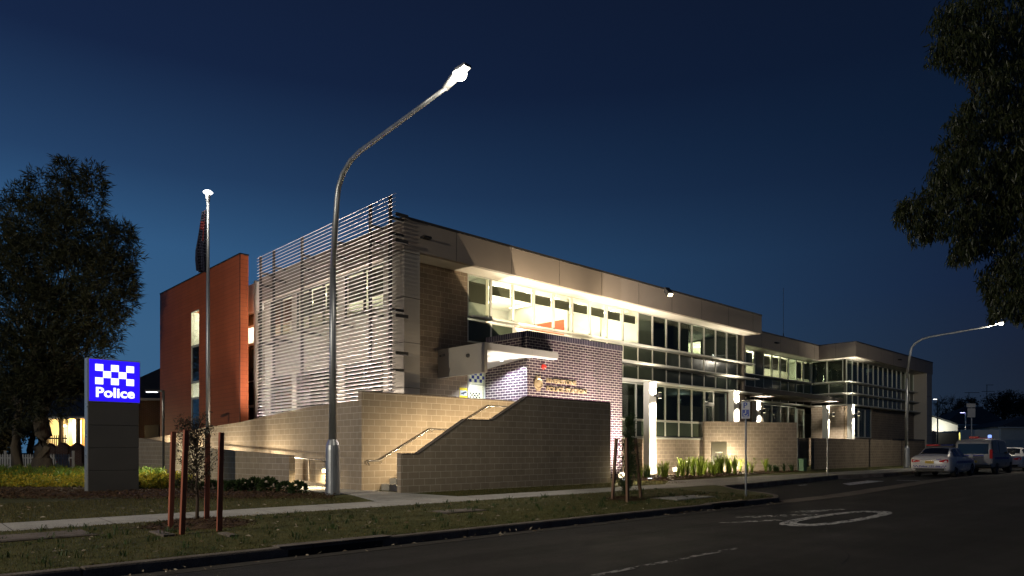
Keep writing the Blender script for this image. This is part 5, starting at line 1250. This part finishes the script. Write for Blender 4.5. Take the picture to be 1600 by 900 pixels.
#==BACKDROP==
# ------------------------------------------------------------------ picket fence, cottage, houses and trees far off
fz0 = at(-40, 738, Z=0); D3 = 41
a0, a1 = at(-60, 738, d=D3), at(113, 738, d=D3); a0.z = a1.z = 0
pf = thing('picket_fence', 'grey timber picket fence behind the garden bed at left', 'fence', tuple(a0))
c = MB(); L = (a1-a0).length; tv = (a1-a0).normalized(); n = int(L/.15)
for i in range(n):
    p = a0+tv*(i*.15); c.prism([p-tv*.045, p+tv*.045, p+tv*.045+Vector((0,0,.95)), p+Vector((0,0,1.03)), p-tv*.045+Vector((0,0,.95))], FW*.02)
c.build('pickets', M['picket'], pf)
c = MB(); c.obox(a0+FW*.04+Vector((0,0,.25)), a1+FW*.04+Vector((0,0,.25)), .04, .08); c.obox(a0+FW*.04+Vector((0,0,.78)), a1+FW*.04+Vector((0,0,.78)), .04, .08); c.build('rails', M['picket'], pf)
for i in range(0, 4):
    p = a1-tv*(2.0*i); c = MB(); c.cbox(p+FW*.08+Vector((0,0,.6)), .12, .12, 1.2); c.build('post', M['picket'], pf)
# brick fence and headstone-like piers in front of the cottage
c = MB(); q0, q1 = at(76, 705, d=47), at(140, 705, d=47); c.prism([(q0.x,q0.y,0), (q1.x,q1.y,0), (q1.x,q1.y,1.15), (q0.x,q0.y,1.15)], FW*.25)
for px, hh in ((76,1.7), (96,1.75), (118,1.75)):
    q = at(px, 705, d=46.9); c.prism([(q.x-.3,q.y+.3,0), (q.x+.3,q.y-.3,0), (q.x+.3,q.y-.3,hh-.3), (q.x,q.y,hh), (q.x-.3,q.y+.3,hh-.3)], FW*.4)
tag(c.build('brick_fence', M['redbrick']), 'dark brick front fence with peaked piers before the lit cottage', 'fence')
ch_ = thing('cottage', 'old cottage with a warmly lit veranda behind the she-oak', 'house', tuple(at(100,703,d=54)*1.0))
ch_.location.z = 0
def vw(px, py, d): return at(px, py, d=d)
def slab(mb, px0, px1, py0, py1, d, th): 
    a = vw(px0,py1,d); b_ = vw(px1,py1,d); c_ = vw(px1,py0,d); e_ = vw(px0,py0,d); mb.prism([a, b_, c_, e_], FW*th)
c = MB(); slab(c, 60, 107, 655, 712, 56.5, .3); c.build('wall', mat('creamwall', (.72,.62,.42), .8, amt=.06), ch_)
c = MB(); slab(c, 107, 160, 650, 712, 55.5, .3); c.build('wall', M['ochre'], ch_)
for px0, px1 in ((114,120.5), (124,127)):
    c = MB(); slab(c, px0, px1, 656, 700, 55.4, .05); c.build('window', emis('cottageglow', (1,.86,.55), 1.6), ch_)
c = MB(); slab(c, 97.5, 105, 664, 705, 56.4, .05); c.build('door', M['frame'], ch_)
for px in (71, 94, 120.5):
    c = MB(); slab(c, px-2.2, px+2.2, 653, 712, 53, .25); c.build('post', M['bark'], ch_)
c = MB(); a, b_ = vw(34,662,53), vw(150,646,53); e_, f_ = vw(150,640,60), vw(34,640,60)
c.prism([vw(34,659,52.5), vw(70,654,52.5), vw(155,650,52.5), vw(155,618,60), vw(40,625,60)], (0,0,.12)); c.build('veranda_roof', M['rooftile'], ch_)
c = MB(); slab(c, 33, 70, 657, 660, 52.4, .2); slab(c, 70, 155, 651, 654, 52.4, .2); c.build('gutter', M['picket'], ch_)
c = MB(); slab(c, 72, 92, 684, 686, 52.8, .05); slab(c, 97, 104, 684, 686, 52.8, .05)
for i in range(9): slab(c, 74+i*3.4, 74.8+i*3.4, 680, 708, 52.8, .05)
c.build('railing', M['black'], ch_)
c = MB(); p = vw(101, 667, 55.2); c.lathe(p, [(.05,0), (.16,.05), (.16,.12), (.05,.18)], 12); c.build('porch_lamp', M['warmglow'], ch_)
o = point('porch_light', tuple(vw(98,668,54.6)), 900, (1,.72,.34), .15)
o2 = point('porch_light', tuple(vw(130,668,54.3)), 160, (1,.66,.28), .15)
# dark brick house left of the red wing
hs = thing('brick_house', 'dark gabled house between the totem sign and the red wing', 'house', tuple(at(235,700,d=58)*1.0)); hs.location.z = 0
c = MB(); slab(c, 150, 262, 625, 705, 58, 8); c.build('wall', M['redbrick'], hs)
c = MB(); c.prism([vw(140,625,57.5), vw(270,625,57.5), vw(262,570,60), vw(205,606,60)], FW*8); c.build('roof', M['rooftile'], hs)
c = MB(); slab(c, 218, 262, 622, 625.5, 57.4, .2); c.build('gutter', M['weatherboard'], hs)
c = MB(); slab(c, 226, 248, 664, 688, 57.9, .1); c.build('window', M['black'], hs)
# lit shed gable beyond the station
sh = thing('lit_shed', 'white shed gable glowing beyond the far end of the station', 'shed', tuple(at(1478,700,d=95)*1.0)); sh.location.z = 0
c = MB(); d_ = 95; c.prism([vw(1450,676,d_), vw(1496.5,673,d_), vw(1496.5,664,d_), vw(1450,648,d_)], FW*6); c.build('gable', M['white'], sh)
c = MB(); c.prism([vw(1450,648,d_-.4), vw(1497.5,664,d_-.4), vw(1497.5,662.5,d_-.4), vw(1450,646.5,d_-.4)], FW*7); c.build('roof', M['rooftile'], sh)
c = MB(); slab(c, 1450, 1496, 676, 705, d_+.3, 5); c.build('lower_wall', M['black'], sh)
o = point('shed_light', tuple(vw(1484,668,d_-2.0)), 260, (1,.97,.78), .2)
b = MB(); slab(b, 1500, 1502, 676, 700, 92, .2); tag(b.build('doorway_glow', emis('yellowglow', (.9,.8,.2), .6)), 'thin yellow lit doorway edge beside the white shed', 'doorway')
# far houses, walls, lamps and trees at the right
def house(px0, px1, eave, ridge, d, label, base_y=715):
    o = thing('house', label, 'house', tuple(at((px0+px1)/2,700,d=d)*1.0), 'houses beyond the station'); o.location.z = 0
    c = MB(); slab(c, px0+4, px1-4, eave, base_y, d, 9); c.build('wall', M['weatherboard'], o)
    a, b_, e_, f_ = vw(px0,eave,d-.5), vw(px1,eave,d-.5), vw(px1,eave,d-.5)+FW*10, vw(px0,eave,d-.5)+FW*10
    r0, r1 = vw(px0+(px1-px0)*.30,ridge,d+4.5), vw(px0+(px1-px0)*.55,ridge,d+4.5)
    c = MB(); c.add([a,b_,e_,f_,r0,r1], [(0,1,5,4), (1,2,5), (2,3,4,5), (3,0,4), (3,2,1,0)]); c.build('roof', M['rooftile'], o)
    c = MB(); slab(c, px0, px1, eave, eave+2, d-.62, .1); c.build('gutter', M['weatherboard'], o); return o
house(1476, 1580, 663, 636, 110, 'grey hip roofed house behind the pale board wall')
house(1560, 1700, 667, 650, 100, 'dark house at the far right behind the parked vehicles')
b = MB(); slab(b, 1503, 1561, 671.5, 700, 84, .3); tag(b.build('pale_wall', M['soffit']), 'long pale board wall behind the police van', 'wall')
def far_lamp(px, py0, py1, d, label, m, dx):
    o = thing('area_light', label, 'lamp', tuple(at(px,py1,d=d)), 'small area lights beyond the station'); p0, p1 = at(px,py1,d=d), at(px,py0,d=d); o.location = (p0.x,p0.y,0)
    c = MB(); c.tube([(p0.x,p0.y,0), (p0.x,p0.y,p1.z)], .07, 8); c.build('pole', M['galv' if m == 'violet' else 'black'], o)
    c = MB(); c.obox(Vector((p0.x,p0.y,p1.z)), Vector((p0.x,p0.y,p1.z))+RT*dx, .25, .10); c.build('lamp_head', M['black'], o)
    c = MB(); c.obox(Vector((p0.x,p0.y,p1.z-.06))+RT*dx*.3, Vector((p0.x,p0.y,p1.z-.06))+RT*dx, .22, .05); c.build('lens', M[m], o)
far_lamp(1465, 623, 672, 82, 'black lamp post rising beside the white shed gable', 'coolglow', -.45)
far_lamp(1509, 644, 690, 86, 'lamp post with a violet white head beyond the police van', 'violet', -.6)
o = thing('blank_sign', 'large pale sign seen from behind on a post above the police van', 'sign', tuple(at(1518,700,d=62)*1.0)); o.location.z = 0
c = MB(); p = at(1518,700,d=62); c.tube([(p.x,p.y,0), (p.x,p.y,at(1518,632,d=62).z)], .06, 8); c.build('post', M['galv'], o)
c = MB(); slab(c, 1512, 1524, 638, 652, 61.8, .03); slab(c, 1510.5, 1524.5, 630.5, 636.5, 61.8, .03); c.build('plate', M['signwhite'], o)
def antenna(px, py0, py1, d, bars, label):
    o = thing('antenna', label, 'antenna', tuple(at(px,py1,d=d)), 'television antennas on the far roofs'); c = MB(); c.tube([at(px,py1,d=d), at(px,py0,d=d)], .05, 5)
    for (x0, x1, y) in bars: c.obox(at(x0,y,d=d), at(x1,y,d=d), .07, .07)
    c.build('mast', M['black'], o)
antenna(1514, 613, 660, 112, [(1507,1530,613.5), (1508,1522,625)], 'television antenna with one long bar over the grey hip roof')
antenna(1542, 601, 648, 112, [(1534,1554,611.5), (1541,1552,601.5)], 'taller television antenna with two bars before the far trees')
rn = random.Random(61)
def far_tree(px, py, rx, ry, d, label, dens=1.0, bare=False):
    b0 = at(px, 703, d=d); b0.z = 0; o = thing('far_tree', label, 'tree', tuple(b0), 'dark trees beyond the station' if px > 800 else 'dark trees behind the cottage'); tr = MB(); top = at(px, py, d=d); limb(tr, b0, top, .35, .12, rn, .03); fol = MB(); sc_ = d/F
    for i in range(int(26*dens)):
        a = rn.uniform(0,6.28); rr2 = rn.random()**.5; c_ = at(px+rx*rr2*math.cos(a), py+ry*rr2*math.sin(a), d=d+rn.uniform(-3,3)); pts = limb(tr, top.lerp(b0, .4*rn.random()), c_, .09, .02, rn, .08)
        if bare:
            for k in range(16): e = c_+rdir(rn,.3)*rn.uniform(.5,1.6); tr.tube([c_, c_.lerp(e,.5)+rdir(rn)*.1, e], [.03,.02,.008], 4)
        else:
            for k in range(110): leaf(fol, c_+rdir(rn)*1.3*rn.random()**.5*(rx*sc_/3.2), rdir(rn), rn.uniform(.25,.5), .16, rn, .1)
    tr.build('trunk', M['twig'], o, smooth=False)
    if not bare: fol.build('crown', M['farleaf'], o)
far_tree(1478, 640, 22, 18, 120, 'bare thin tree between the station end and the far houses', 1.0, True)
far_tree(1512, 638, 18, 14, 130, 'dark rounded tree behind the pale sign', .8)
far_tree(1568, 634, 30, 18, 135, 'large dark tree behind the far roofs', 1.6)
far_tree(1612, 640, 34, 18, 130, 'dark tree at the right edge behind the far roofs', 1.4)
for px, py, rx, ry, dd in ((-10,640,60,50,64), (50,625,50,45,66), (110,615,50,45,70), (-40,690,50,30,60)):
    far_tree(px, py, rx, ry, dd, 'dark bushy tree in the gloom behind the cottage', 3.2)
